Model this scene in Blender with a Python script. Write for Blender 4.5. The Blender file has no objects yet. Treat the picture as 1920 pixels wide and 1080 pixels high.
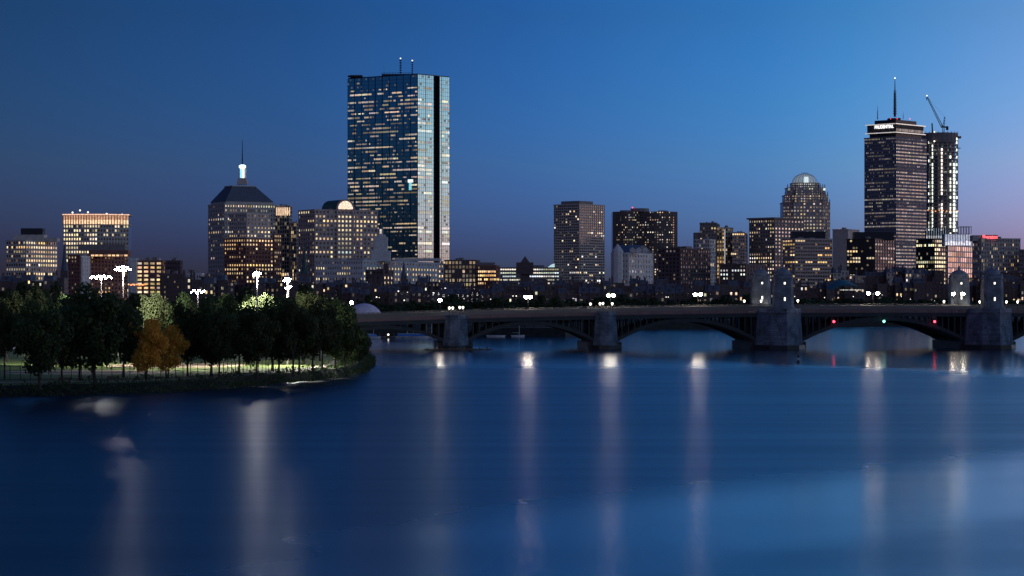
import bpy, bmesh, math, random
import numpy as np
from mathutils import Vector

# ------------------------------------------------------------------ camera, sky, sun, exposure
SC = bpy.context.scene
COL = SC.collection
SC.render.engine = 'CYCLES'
SC.cycles.use_denoising = True
SC.cycles.max_bounces = 6
SC.cycles.diffuse_bounces = 2
SC.cycles.glossy_bounces = 3
SC.cycles.transmission_bounces = 2
SC.cycles.sample_clamp_indirect = 3.0
F, CX, HY, H = 4435.0, 960.0, 558.0, 14.0      # focal length and horizon of a 1920 px wide frame, eye height in metres
cam = bpy.data.cameras.new('camera')
cam.sensor_width = 36.0
cam.lens = F / 1920 * 36.0
cam.shift_y = 18.0 / 1920
cam.clip_start, cam.clip_end = 1.0, 40000.0
cam_o = bpy.data.objects.new('camera', cam)
cam_o.location = (0, 0, H)
cam_o.rotation_euler = (math.pi / 2, 0, 0)
COL.objects.link(cam_o)
SC.camera = cam_o

EXPO = 2.75
K = 2.0 ** -EXPO
SC.view_settings.view_transform = 'Standard'
SC.view_settings.look = 'None'
SC.view_settings.gamma = 1.0
SC.view_settings.use_curve_mapping = False
SC.view_settings.exposure = EXPO

W = bpy.data.worlds.new('World')
SC.world = W
W.use_nodes = True
nt = W.node_tree
bg = nt.nodes['Background']
SUN_EL, SUN_AZ = math.radians(1.0), math.radians(70)
sky = nt.nodes.new('ShaderNodeTexSky')
sky.sky_type = 'NISHITA'
sky.sun_disc = False
sky.sun_elevation, sky.sun_rotation = SUN_EL, SUN_AZ
sky.ozone_density, sky.dust_density = 6.0, 0.3


def ramp(nt, pts, fac):
    r = nt.nodes.new('ShaderNodeValToRGB')
    r.color_ramp.interpolation = 'EASE' if False else 'LINEAR'
    e = r.color_ramp.elements
    while len(e) > 1:
        e.remove(e[0])
    e[0].position, e[0].color = pts[0][0], (*pts[0][1], 1)
    for p, c in pts[1:]:
        q = e.new(p)
        q.color = (*c, 1)
    nt.links.new(fac, r.inputs[0])
    return r.outputs[0]


def vmul(nt, a, b):
    m = nt.nodes.new('ShaderNodeVectorMath')
    m.operation = 'MULTIPLY'
    nt.links.new(a, m.inputs[0])
    nt.links.new(b, m.inputs[1])
    return m.outputs[0]


tc = nt.nodes.new('ShaderNodeTexCoord')
sep = nt.nodes.new('ShaderNodeSeparateXYZ')
nt.links.new(tc.outputs['Generated'], sep.inputs[0])
# dusk: the sky falls off from the afterglow in the west (+x) to night blue in the east
mr = nt.nodes.new('ShaderNodeMapRange')
mr.inputs[1].default_value, mr.inputs[2].default_value = -1.0, 1.0
nt.links.new(sep.outputs[0], mr.inputs[0])
az = [(0.0, (.08, .16, .30)), (.30, (.20, .22, .36)), (.39, (.29, .26, .40)), (.452, (.31, .325, .56)), (.502, (.37, .45, .79)),
      (.552, (.55, .66, .98)), (.572, (.80, .80, 1.06)), (.605, (1.66, .98, 1.16)), (.70, (1.6, 1.05, 1.08)), (1.0, (1.85, 1.1, .86))]
ra = ramp(nt, [(p, tuple(v / 2.0 for v in c)) for p, c in az], mr.outputs[0])
# Nishita is too yellow right above the horizon for a sun already down
mz = nt.nodes.new('ShaderNodeMapRange')
mz.inputs[1].default_value, mz.inputs[2].default_value = -0.05, 0.35
nt.links.new(sep.outputs[2], mz.inputs[0])
el = [(0.0, (.38, .68, 2.3)), (.14, (.44, .73, 2.3)), (.18, (.57, .82, 2.15)), (.21, (.71, .95, 1.8)), (.265, (.95, 1.05, 1.25)),
      (.33, (1.0, 1.0, .95)), (.42, (1.15, .86, .66)), (1.0, (1.3, .84, .50))]
re_ = ramp(nt, [(p, tuple(v / 2.5 for v in c)) for p, c in el], mz.outputs[0])
tint = vmul(nt, ra, re_)
sc_ = nt.nodes.new('ShaderNodeVectorMath')
sc_.operation = 'SCALE'
sc_.inputs[3].default_value = 5.0
nt.links.new(vmul(nt, sky.outputs[0], tint), sc_.inputs[0])
# neutral glow added to the sky behind the viewer, to lift walls facing it
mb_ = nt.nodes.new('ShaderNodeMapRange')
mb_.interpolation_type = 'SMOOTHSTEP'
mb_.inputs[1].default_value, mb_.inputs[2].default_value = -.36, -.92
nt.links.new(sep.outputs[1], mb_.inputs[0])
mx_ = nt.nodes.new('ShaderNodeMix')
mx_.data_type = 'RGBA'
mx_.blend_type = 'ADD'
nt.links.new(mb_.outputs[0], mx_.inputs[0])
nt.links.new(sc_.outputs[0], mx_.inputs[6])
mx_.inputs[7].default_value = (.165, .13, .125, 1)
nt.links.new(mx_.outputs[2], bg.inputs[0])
bg.inputs[1].default_value = K

sun = bpy.data.lights.new('afterglow_sun', 'SUN')
sun.energy = 0.03
sun.angle = math.radians(20)
sun.color = (1.0, .8, .72)
sun_o = bpy.data.objects.new('afterglow_sun', sun)
sun_o.rotation_euler = (math.radians(90 - 4), 0, -SUN_AZ + math.pi)
sun_o.rotation_euler = Vector((-math.sin(SUN_AZ), -math.cos(SUN_AZ), -.07)).to_track_quat('-Z', 'Y').to_euler()
COL.objects.link(sun_o)

RND = random.Random(7)


def PX(x, d):
    return (x - CX) / F * d


def PZ(y, d):
    return H - (y - HY) / F * d


def GD(y, z=0.0):                                # distance at which ground of height z is seen at picture height y
    return F * (H - z) / (y - HY)


# ------------------------------------------------------------------ materials
MATS = {}


def mat(name, col, rough=.7, var=.12, scale=.6, metal=0.0, spec=.3, bump=0.0, stretch=(1, 1, 1)):
    """procedural surface: base colour broken up by two noises (grain and weathering)"""
    if name in MATS:
        return MATS[name]
    m = bpy.data.materials.new(name)
    m.use_nodes = True
    n = m.node_tree
    b = n.nodes['Principled BSDF']
    b.inputs['Roughness'].default_value = rough
    b.inputs['Metallic'].default_value = metal
    b.inputs['Specular IOR Level'].default_value = spec
    t = n.nodes.new('ShaderNodeTexCoord')
    mp = n.nodes.new('ShaderNodeMapping')
    mp.inputs['Scale'].default_value = stretch
    n.links.new(t.outputs['Object'], mp.inputs[0])
    no = n.nodes.new('ShaderNodeTexNoise')
    no.inputs['Scale'].default_value = scale
    no.inputs['Detail'].default_value = 6
    n.links.new(mp.outputs[0], no.inputs[0])
    lo = tuple(max(0, c * (1 - var * 2)) for c in col)
    hi = tuple(c * (1 + var * 2) for c in col)
    c = ramp(n, [(.25, lo), (.75, hi)], no.outputs[0])
    n.links.new(c, b.inputs['Base Color'])
    if bump:
        bp = n.nodes.new('ShaderNodeBump')
        bp.inputs['Strength'].default_value = bump
        n.links.new(no.outputs[0], bp.inputs['Height'])
        n.links.new(bp.outputs[0], b.inputs['Normal'])
    MATS[name] = m
    return m


def mat_brick(name, c1, c2, mortar, w, h):
    m = bpy.data.materials.new(name)
    m.use_nodes = True
    n = m.node_tree
    b = n.nodes['Principled BSDF']
    b.inputs['Roughness'].default_value = .85
    b.inputs['Specular IOR Level'].default_value = .2
    t = n.nodes.new('ShaderNodeTexCoord')
    se = n.nodes.new('ShaderNodeSeparateXYZ')
    n.links.new(t.outputs['Object'], se.inputs[0])
    ad = n.nodes.new('ShaderNodeMath')
    n.links.new(se.outputs[0], ad.inputs[0])
    n.links.new(se.outputs[1], ad.inputs[1])
    cb = n.nodes.new('ShaderNodeCombineXYZ')
    n.links.new(ad.outputs[0], cb.inputs[0])
    n.links.new(se.outputs[2], cb.inputs[1])
    br = n.nodes.new('ShaderNodeTexBrick')
    br.inputs['Scale'].default_value = 1.0
    br.inputs['Color1'].default_value = (*c1, 1)
    br.inputs['Color2'].default_value = (*c2, 1)
    br.inputs['Mortar'].default_value = (*mortar, 1)
    br.inputs['Brick Width'].default_value = w
    br.inputs['Row Height'].default_value = h
    br.inputs['Mortar Size'].default_value = h * .05
    n.links.new(cb.outputs[0], br.inputs[0])
    no = n.nodes.new('ShaderNodeTexNoise')
    no.inputs['Scale'].default_value = .35
    no.inputs['Detail'].default_value = 8
    n.links.new(t.outputs['Object'], no.inputs[0])
    st = ramp(n, [(.36, (.58, .58, .58)), (.6, (1.12, 1.12, 1.12))], no.outputs[0])
    n.links.new(vmul(n, br.outputs[0], st), b.inputs['Base Color'])
    bp = n.nodes.new('ShaderNodeBump')
    bp.inputs['Strength'].default_value = .5
    n.links.new(br.outputs[1], bp.inputs['Height'])
    bp.invert = True
    n.links.new(bp.outputs[0], b.inputs['Normal'])
    MATS[name] = m
    return m


def mat_glass(name, col, rough=.06, metal=0.0, spec=.6):
    """window glass of buildings: dark room behind, reflecting sheet, panes not quite in one plane"""
    m = bpy.data.materials.new(name)
    m.use_nodes = True
    n = m.node_tree
    b = n.nodes['Principled BSDF']
    b.inputs['Base Color'].default_value = (*col, 1)
    b.inputs['Roughness'].default_value = rough
    b.inputs['Metallic'].default_value = metal
    b.inputs['Specular IOR Level'].default_value = spec
    t = n.nodes.new('ShaderNodeTexCoord')
    no = n.nodes.new('ShaderNodeTexNoise')
    no.inputs['Scale'].default_value = .25
    n.links.new(t.outputs['Object'], no.inputs[0])
    bp = n.nodes.new('ShaderNodeBump')
    bp.inputs['Strength'].default_value = .15
    bp.inputs['Distance'].default_value = .3
    n.links.new(no.outputs[0], bp.inputs['Height'])
    n.links.new(bp.outputs[0], b.inputs['Normal'])
    MATS[name] = m
    return m


def mat_emit(name, col, s, sample='AUTO'):
    m = bpy.data.materials.new(name)
    m.use_nodes = True
    b = m.node_tree.nodes['Principled BSDF']
    b.inputs['Base Color'].default_value = (.6, .6, .6, 1)
    b.inputs['Emission Color'].default_value = (*col, 1)
    b.inputs['Emission Strength'].default_value = s * K
    m.cycles.emission_sampling = sample
    MATS[name] = m
    return m


def mat_window():
    """lit rooms: every pane carries the colour and brightness of its own lamp"""
    m = bpy.data.materials.new('lit_room')
    m.use_nodes = True
    n = m.node_tree
    b = n.nodes['Principled BSDF']
    b.inputs['Base Color'].default_value = (.03, .03, .03, 1)
    b.inputs['Roughness'].default_value = .1
    a = n.nodes.new('ShaderNodeAttribute')
    a.attribute_name = 'lamp'
    t = n.nodes.new('ShaderNodeTexCoord')
    no = n.nodes.new('ShaderNodeTexNoise')
    no.inputs['Scale'].default_value = .9
    no.inputs['Detail'].default_value = 2
    n.links.new(t.outputs['Object'], no.inputs[0])
    fu = ramp(n, [(.3, (.55, .5, .45)), (.65, (1.25, 1.25, 1.25))], no.outputs[0])
    n.links.new(vmul(n, a.outputs['Color'], fu), b.inputs['Emission Color'])
    b.inputs['Emission Strength'].default_value = K
    m.cycles.emission_sampling = 'NONE'
    MATS['lit_room'] = m
    return m


mat_window()
G_DARK = mat_glass('dark_window_glass', (.012, .016, .024))
G_BLUE = mat_glass('blue_mirror_glass', (.38, .60, .66), .03, 1.0)
G_TEAL = mat_glass('curtain_wall_glass', (.10, .14, .19), .06, .8)
STONE = mat('grey_limestone', (.52, .45, .39), .8)
PALE = mat('pale_limestone', (.64, .59, .55), .8)
PINKST = mat('pink_granite', (.50, .38, .33), .75)
CONC = mat('concrete', (.50, .43, .38), .85)
CONCD = mat('dark_concrete', (.24, .21, .20), .85)
TANC = mat('tan_concrete', (.54, .42, .32), .85)
BRICK = mat('red_brick', (.26, .12, .095), .9)
BRICKD = mat('dark_brick', (.125, .085, .085), .9)
BROWN = mat('brownstone', (.15, .115, .11), .9)
DARKM = mat('dark_metal', (.03, .032, .04), .5, metal=.3)
BLACKM = mat('black_metal', (.015, .016, .02), .5)
STEELG = mat('painted_bridge_steel', (.026, .034, .040), .6, bump=.2)
RAILM = mat('rust_brown_railing', (.21, .125, .12), .6)
TANW = mat('weathered_tan_barrier', (.18, .165, .15), .85, scale=.3, stretch=(.3, .3, 2))
WHITEM = mat('white_paint', (.7, .7, .7), .5)
COPPER = mat('green_copper', (.05, .11, .10), .6)
SLATE = mat('slate', (.10, .11, .14), .6)
ASPH = mat('asphalt', (.05, .05, .05), .9)
GRAN = mat_brick('granite_blocks', (.18, .215, .275), (.13, .16, .21), (.07, .085, .11), 1.5, .62)
GRANT = mat_brick('granite_tower_blocks', (.21, .235, .275), (.175, .195, .23), (.10, .115, .135), 1.3, .6)
GRANW = mat('wet_granite', (.03, .032, .034), .4, scale=1.5)
BARK = mat('bark', (.045, .036, .03), .95, scale=3, bump=.5, stretch=(1, 1, .25))
GRASS = mat('grass', (.10, .13, .03), .95, .2, .15)
TURF = mat('mown_turf', (.12, .16, .035), .95, .12, .08)
SAND = mat('infield_clay', (.40, .30, .19), .95, .1, .3)
PATHM = mat('path_gravel', (.32, .28, .23), .95, .1, .6)
BANK = mat('bank_soil', (.02, .02, .016), .95, .3, .5)
LANDM = mat('city_ground', (.04, .045, .04), .95, .2, .02)
BOATB = mat('blue_boat_cover', (.05, .16, .42), .6)
BOATW = mat('white_hull', (.6, .62, .65), .4)
WOODM = mat('weathered_timber', (.12, .09, .065), .9, scale=2)
SHELL = mat('pale_shell_concrete', (.55, .50, .60), .7)


def leafmat(name, a, b):
    m = bpy.data.materials.new(name)
    m.use_nodes = True
    n = m.node_tree
    p = n.nodes['Principled BSDF']
    p.inputs['Roughness'].default_value = .7
    p.inputs['Specular IOR Level'].default_value = .2
    at = n.nodes.new('ShaderNodeAttribute')
    at.attribute_name = 'tint'
    n.links.new(ramp(n, [(0, a), (1, b)], at.outputs['Fac']), p.inputs['Base Color'])
    tr = n.nodes.new('ShaderNodeBsdfTranslucent')
    n.links.new(ramp(n, [(0, a), (1, b)], at.outputs['Fac']), tr.inputs[0])
    mx = n.nodes.new('ShaderNodeMixShader')
    mx.inputs[0].default_value = .3
    n.links.new(p.outputs[0], mx.inputs[1])
    n.links.new(tr.outputs[0], mx.inputs[2])
    n.links.new(mx.outputs[0], n.nodes['Material Output'].inputs[0])
    MATS[name] = m
    return m


LEAF = leafmat('dark_green_leaves', (.030, .050, .020), (.064, .096, .034))
LEAFB = leafmat('olive_leaves', (.030, .041, .016), (.062, .075, .029))
LEAFO = leafmat('orange_autumn_leaves', (.52, .22, .02), (.80, .42, .07))
LEAFF = leafmat('far_leaves', (.025, .04, .02), (.06, .08, .035))

E_LAMP = mat_emit('street_lamp_glow', (1, .90, .72), 125)
E_FLOOD = mat_emit('floodlight_glow', (1, .98, .94), 150)
E_GLOBE = mat_emit('globe_lamp_glow', (1, .9, .72), 4.5)
E_SLIT = mat_emit('slit_window_glow', (1, .93, .8), 2.2, 'NONE')
E_RED = mat_emit('red_lamp_glow', (1, .03, .06), 9)
E_GREEN = mat_emit('green_lamp_glow', (.2, 1, .75), 6)
E_REDSIGN = mat_emit('red_neon', (1, .10, .11), 2.6, 'NONE')
E_WSIGN = mat_emit('white_sign_glow', (1, .97, .95), 1.6, 'NONE')
E_BEACON = mat_emit('beacon_glow', (.75, .95, 1), 2.2, 'NONE')
E_BLUE = mat_emit('blue_tube_glow', (.25, .65, 1), 1.3, 'NONE')
E_WARM = mat_emit('warm_uplight_glow', (1, .62, .34), 1.0, 'NONE')
E_COOL = mat_emit('cool_work_light', (.8, 1, .95), 2.4, 'NONE')
E_COVE = mat_emit('cove_strip_light', (1, .93, .86), 1.5, 'NONE')
E_ORANGE = mat_emit('orange_neon', (1, .35, .1), 1.6, 'NONE')
E_STAR = mat_emit('small_white_lamp', (1, .9, .72), 2.2, 'NONE')


# ------------------------------------------------------------------ mesh helpers
class MB:
    def __init__(s):
        s.v, s.f, s.m, s.c = [], [], [], []

    def add(s, vs, fs, m=0, c=None):
        o = len(s.v)
        s.v.extend(tuple(v) for v in vs)
        for f in fs:
            s.f.append(tuple(i + o for i in f))
            s.m.append(m)
            s.c.append(c)

    def box(s, x0, x1, y0, y1, z0, z1, m=0):
        s.add([(x0, y0, z0), (x1, y0, z0), (x1, y1, z0), (x0, y1, z0), (x0, y0, z1), (x1, y0, z1), (x1, y1, z1), (x0, y1, z1)],
              [(0, 3, 2, 1), (4, 5, 6, 7), (0, 1, 5, 4), (1, 2, 6, 5), (2, 3, 7, 6), (3, 0, 4, 7)], m)

    def obox(s, o, t, n, u0, u1, w0, w1, z0, z1, m=0):
        """box in a wall's own frame: u along the wall, w outwards, z up"""
        def q(u, w, z):
            return (o[0] + t[0] * u + n[0] * w, o[1] + t[1] * u + n[1] * w, z)
        s.add([q(u0, w1, z0), q(u1, w1, z0), q(u1, w0, z0), q(u0, w0, z0), q(u0, w1, z1), q(u1, w1, z1), q(u1, w0, z1), q(u0, w0, z1)],
              [(0, 3, 2, 1), (4, 5, 6, 7), (0, 1, 5, 4), (1, 2, 6, 5), (2, 3, 7, 6), (3, 0, 4, 7)], m)

    def pane(s, o, t, n, u0, u1, w, z0, z1, c=None, m=0):
        def q(u, z):
            return (o[0] + t[0] * u + n[0] * w, o[1] + t[1] * u + n[1] * w, z)
        s.add([q(u0, z0), q(u1, z0), q(u1, z1), q(u0, z1)], [(0, 1, 2, 3)], m, c)

    def prism(s, poly, z0, z1, m=0, top=None, zt=None):
        """poly counter-clockwise seen from above; top: polygon of the upper ring when it differs"""
        n = len(poly)
        top = top or poly
        s.add([(x, y, z0) for x, y in poly] + [(x, y, z1) for x, y in top],
              [tuple(range(n - 1, -1, -1)), tuple(range(n, 2 * n))] + [(i, (i + 1) % n, n + (i + 1) % n, n + i) for i in range(n)], m)

    def tube(s, p0, p1, r0, r1=None, n=6, m=0):
        p0, p1 = Vector(p0), Vector(p1)
        r1 = r0 if r1 is None else r1
        d = (p1 - p0).normalized()
        a = d.orthogonal().normalized()
        b = d.cross(a)
        vs = []
        for p, r in ((p0, r0), (p1, r1)):
            for i in range(n):
                t = 2 * math.pi * i / n
                vs.append(p + a * math.cos(t) * r + b * math.sin(t) * r)
        s.add(vs, [(i, (i + 1) % n, n + (i + 1) % n, n + i) for i in range(n)] + [tuple(range(n - 1, -1, -1)), tuple(range(n, 2 * n))], m)

    def lathe(s, prof, c, n=12, m=0, a0=0.0):
        vs, fs = [], []
        for r, z in prof:
            for i in range(n):
                t = a0 + 2 * math.pi * i / n
                vs.append((c[0] + r * math.cos(t), c[1] + r * math.sin(t), c[2] + z))
        for k in range(len(prof) - 1):
            for i in range(n):
                fs.append((k * n + i, k * n + (i + 1) % n, (k + 1) * n + (i + 1) % n, (k + 1) * n + i))
        fs.append(tuple(range(n - 1, -1, -1)))
        fs.append(tuple(range((len(prof) - 1) * n, len(prof) * n)))
        s.add(vs, fs, m)

    def ball(s, c, r, n=10, m=0, sz=1.0):
        s.lathe([(max(.001, r * math.sin(math.pi * k / 6)), -r * sz * math.cos(math.pi * k / 6)) for k in range(7)], c, n, m)

    def build(s, name, mats, parent=None, org=None, kind=None, smooth=False):
        if not s.f:
            return None
        me = bpy.data.meshes.new(name)
        o = Vector(org) if org is not None else Vector((0, 0, 0))
        me.from_pydata([(v[0] - o[0], v[1] - o[1], v[2] - o[2]) for v in s.v], [], s.f)
        for mm in (mats if isinstance(mats, (list, tuple)) else [mats]):
            me.materials.append(mm)
        if any(s.m):
            me.polygons.foreach_set('material_index', s.m)
        if any(c is not None for c in s.c):
            at = me.attributes.new('lamp', 'FLOAT_COLOR', 'FACE')
            at.data.foreach_set('color', [x for c in s.c for x in ((*c, 1.0) if c else (0, 0, 0, 1.0))])
        if smooth:
            me.polygons.foreach_set('use_smooth', [True] * len(me.polygons))
        ob = bpy.data.objects.new(name, me)
        COL.objects.link(ob)
        if parent is not None:
            ob.parent = parent
        if kind:
            ob['kind'] = kind
        return ob


def tag(o, label, cat, group=None):
    o['label'], o['category'] = label, cat
    if group:
        o['group'] = group
    return o


def empty(name, loc, label, cat, group=None, rz=0.0):
    o = bpy.data.objects.new(name, None)
    o.location = loc
    o.rotation_euler = (0, 0, rz)
    o.empty_display_size = 1.0
    COL.objects.link(o)
    return tag(o, label, cat, group)


def dup(root, loc, rz=None, scale=None, label=None):
    """a copy of a thing with copies of its parts and sub-parts (mesh data shared)"""
    r = root.copy()
    COL.objects.link(r)
    r.location = loc
    if rz is not None:
        r.rotation_euler = (0, 0, rz)
    if scale is not None:
        r.scale = scale
    if label:
        r['label'] = label
    for ch in list(root.children):
        c = ch.copy()
        COL.objects.link(c)
        c.parent = r
        for g in list(ch.children):
            d = g.copy()
            COL.objects.link(d)
            d.parent = c
    return r


def structure(mb, name, m):
    o = mb.build(name, m)
    o['kind'] = 'structure'
    return o


# ------------------------------------------------------------------ lit windows
WARM = [(1, .75, .40), (1, .82, .52), (1, .66, .30), (1, .88, .64), (1, .78, .46)]
NEUT = [(1, .82, .54), (1, .90, .72), (1, .74, .44), (.95, .95, .88), (1, .80, .50)]
COOLP = [(.85, 1, .93), (1, .95, .8), (1, .98, .92), (.8, .95, 1)]
ORNG = [(1, .62, .26), (1, .7, .35), (1, .76, .42)]
PINK = [(1, .74, .66), (1, .80, .70), (1, .68, .58)]


def lit(seed, p=.3, pal=NEUT, lo=.35, hi=1.3, run=.45, rows=.6, rowp=None, dim=.16):
    """which rooms are lit: floors differ, neighbours agree; dim = share of the unlit ones that glow faintly"""
    r = random.Random(seed)
    cache = {}

    def row(i):
        if i in cache:
            return cache[i]
        pr = rowp(i) if rowp else None
        if pr is None:
            pr = min(.97, max(.01, p * (1 + rows * r.gauss(0, 1))))
        out, on = [], r.random() < pr
        base = r.uniform(lo, hi)
        base *= 1.2
        b0, c = base, r.choice(pal)
        for _ in range(220):
            if r.random() > run:
                on = r.random() < pr
                b0, c = base * r.uniform(.4, 1.35), r.choice(pal)
                c = (c[0], c[1] * r.uniform(.88, 1.05), c[2] * r.uniform(.7, 1.15))
            if on:
                b = b0 * r.uniform(.82, 1.12)
                out.append(tuple(x * b for x in c))
            elif r.random() < dim:
                b = r.uniform(.06, .22)
                out.append(tuple(x * b for x in c))
            else:
                out.append(None)
        cache[i] = out
        return out
    return lambda i, j: row(i)[j % 220]


def facade(fr, wi, p0, p1, z0, z1, nf, nb, wf=.6, hf=.55, depth=.5, lt=None, sill=.3, skip=None, piers=True, spans=True, one=None, top=0):
    """real relief on one wall: piers and spandrels stand proud of the glazed core, lit panes sit in the recesses"""
    wf, hf = wf * .88, hf * .9
    dx, dy = p1[0] - p0[0], p1[1] - p0[1]
    L = math.hypot(dx, dy)
    t = (dx / L, dy / L)
    n = (t[1], -t[0])
    bw, fh = L / nb, (z1 - z0) / nf
    pw = bw * (1 - wf)
    if piers and wf < .99:
        for j in range(nb + 1):
            fr.obox(p0, t, n, max(0, j * bw - pw / 2), min(L, j * bw + pw / 2), -.1, depth, z0, z1)
    sh = fh * (1 - hf)
    if spans:
        for i in range(nf):
            zb = z0 + i * fh
            fr.obox(p0, t, n, .003, L - .003, -.1, depth * .8, zb, zb + sh * .75)
            fr.obox(p0, t, n, .003, L - .003, -.1, depth * .78, zb + fh - sh * .25, zb + fh - .004)
    if lt:
        for i in range(nf):
            for j in range(nb):
                if skip and skip(i, j):
                    continue
                c = lt(i, j)
                if c:
                    a = (j * bw + pw / 2 + .02, (j + 1) * bw - pw / 2 - .02, z0 + i * fh + sh * .75, z0 + (i + 1) * fh - sh * .25)
                    if one is not None:
                        one.append((p0, t, n, a, c))
                    else:
                        wi.pane(p0, t, n, a[0], a[1], .04, a[2], a[3], c)
    return bw, fh, t, n


def offset_poly(poly, e):
    cx = sum(p[0] for p in poly) / len(poly)
    cy = sum(p[1] for p in poly) / len(poly)
    out = []
    for x, y in poly:
        l = math.hypot(x - cx, y - cy)
        out.append((x + (x - cx) / l * e, y + (y - cy) / l * e))
    return out


def plan(xl, xc, xr, d, phi):
    """footprint with its near corner at xc: C corner, A far end of the wall on one side, R of the other, D at the back"""
    f = math.radians(phi)
    C = (PX(xc, d), d)
    k, k2 = (xl - CX) / F, (xr - CX) / F
    La = (C[0] - k * d) / (math.cos(f) + k * math.sin(f))
    Lb = (k2 * d - C[0]) / (math.sin(f) - k2 * math.cos(f))
    A = (C[0] - La * math.cos(f), C[1] + La * math.sin(f))
    R = (C[0] + Lb * math.sin(f), C[1] + Lb * math.cos(f))
    return A, C, R, (A[0] + R[0] - C[0], A[1] + R[1] - C[1])


ZC = 3.0                                          # city ground


def NF(yt, d, pitch):
    return max(1, round((PZ(yt, d) - ZC) / (pitch * d / F)))


def FT(yt, d, pitch, table, default):
    """share of lit rooms by storey, counted from the top"""
    n = NF(yt, d, pitch)
    return lambda i: table.get(n - 1 - i, default)



class Building:
    def __init__(s, name, label, cat, loc, group=None):
        s.root = empty(name, loc, label, cat, group)
        s.org = Vector(loc)
        s.core, s.fr, s.wi = MB(), MB(), MB()
        s.one = []

    def part(s, mb, name, m, parent=None, kind=None, smooth=False):
        return mb.build(name, m, parent or s.root, s.org, kind, smooth)

    def block(s, name, m, xl, xr, yt, yb, d, dep):
        mb = MB()
        mb.box(PX(xl, d), PX(xr, d), d, d + dep, PZ(yb, d), PZ(yt, d))
        return s.part(mb, name, m)

    def finish(s, core_m, frame_m, core='glazed_wall', kind='stuff'):
        s.part(s.core, core, core_m)
        s.part(s.fr, 'facade_frame', frame_m, kind='stuff' if len(s.fr.f) > 240 else None)
        s.part(s.wi, 'lit_window', MATS['lit_room'], kind=kind)
        for (p0, t, n, a, c) in s.one:             # windows big enough to tell apart
            w = MB()
            w.pane(p0, t, n, a[0], a[1], .04, a[2], a[3], c)
            s.part(w, 'window', MATS['lit_room'])
        return s


def tower(name, label, cat, xl, xc, xr, yt, d, phi, pitch, bl, br, frame, ll, lr, wf=.6, hf=.5, glass=None, depth=.5, parapet=1.0,
          cap=None, piers=True, spans=True, group=None, hooked=True, yb=None, single=False, skipl=None, skipr=None, core='glazed_wall'):
    A, C, R, D = plan(xl, xc, xr, d, phi)
    z1 = PZ(yt, d)
    z0 = ZC if yb is None else PZ(yb, d)
    B = Building(name, label, cat, (C[0], C[1], z0), group)
    B.core.prism([A, C, R, D], z0, z1)
    nf = max(1, round((z1 - z0) / (pitch * d / F)))
    one = B.one if single else None
    if bl:
        facade(B.fr, B.wi, A, C, z0, z1, nf, bl, wf, hf, depth, ll, one=one, piers=piers, spans=spans, skip=skipl)
    if br:
        facade(B.fr, B.wi, C, R, z0, z1, nf, br, wf, hf, depth, lr, one=one, piers=piers, spans=spans, skip=skipr)
    if parapet:
        pm = MB()
        pm.prism(offset_poly([A, C, R, D], depth * 1.6), z1, z1 + parapet)
        B.part(pm, 'parapet', cap or frame)
    rp = random.Random(int(xl * 7 + yt * 13))
    for k in range(rp.choice((2, 3, 3, 4))):
        u, v = rp.uniform(.2, .65), rp.uniform(.2, .6)
        a_, b_ = rp.uniform(.08, .2), rp.uniform(.1, .25)
        q = lambda x, y: (C[0] + (A[0] - C[0]) * x + (R[0] - C[0]) * y, C[1] + (A[1] - C[1]) * x + (R[1] - C[1]) * y)
        rm = MB()
        rm.prism([q(u + a_, v), q(u, v), q(u, v + b_), q(u + a_, v + b_)], z1 + .2, z1 + parapet + rp.uniform(.6, 2.4))
        if k == 0:
            e_ = q(u - .08, v)
            rm.tube((*e_, z1), (*e_, z1 + rp.uniform(4, 8)), .12, .06, 4)
        B.part(rm, 'roof_plant', CONCD)
    B.A, B.C, B.R, B.D, B.z0, B.z1, B.nf, B.d = A, C, R, D, z0, z1, nf, d
    if hooked:
        B.finish(glass or G_DARK, frame, core)
    return B


def sign_mesh(text, width, p, t, n, m, parent, org, name, sx=1.0, bold=0.0):
    cu = bpy.data.curves.new(name, 'FONT')
    cu.body = text
    cu.extrude = .12
    cu.offset = bold
    cu.align_x, cu.align_y = 'CENTER', 'CENTER'
    to = bpy.data.objects.new(name, cu)
    COL.objects.link(to)
    bpy.context.view_layer.update()
    me = bpy.data.meshes.new_from_object(to.evaluated_get(bpy.context.evaluated_depsgraph_get()))
    bpy.data.objects.remove(to)
    xs = [v.co.x for v in me.vertices]
    s = width / (max(xs) - min(xs))
    for v in me.vertices:
        x, y, z = v.co.x * s, v.co.y * s * sx, v.co.z
        v.co = (p[0] + t[0] * x + n[0] * (z + .25) - org[0], p[1] + t[1] * x + n[1] * (z + .25) - org[1], p[2] + y - org[2])
    me.materials.clear()
    me.materials.append(m)
    o = bpy.data.objects.new(name, me)
    COL.objects.link(o)
    o.parent = parent
    return o


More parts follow.
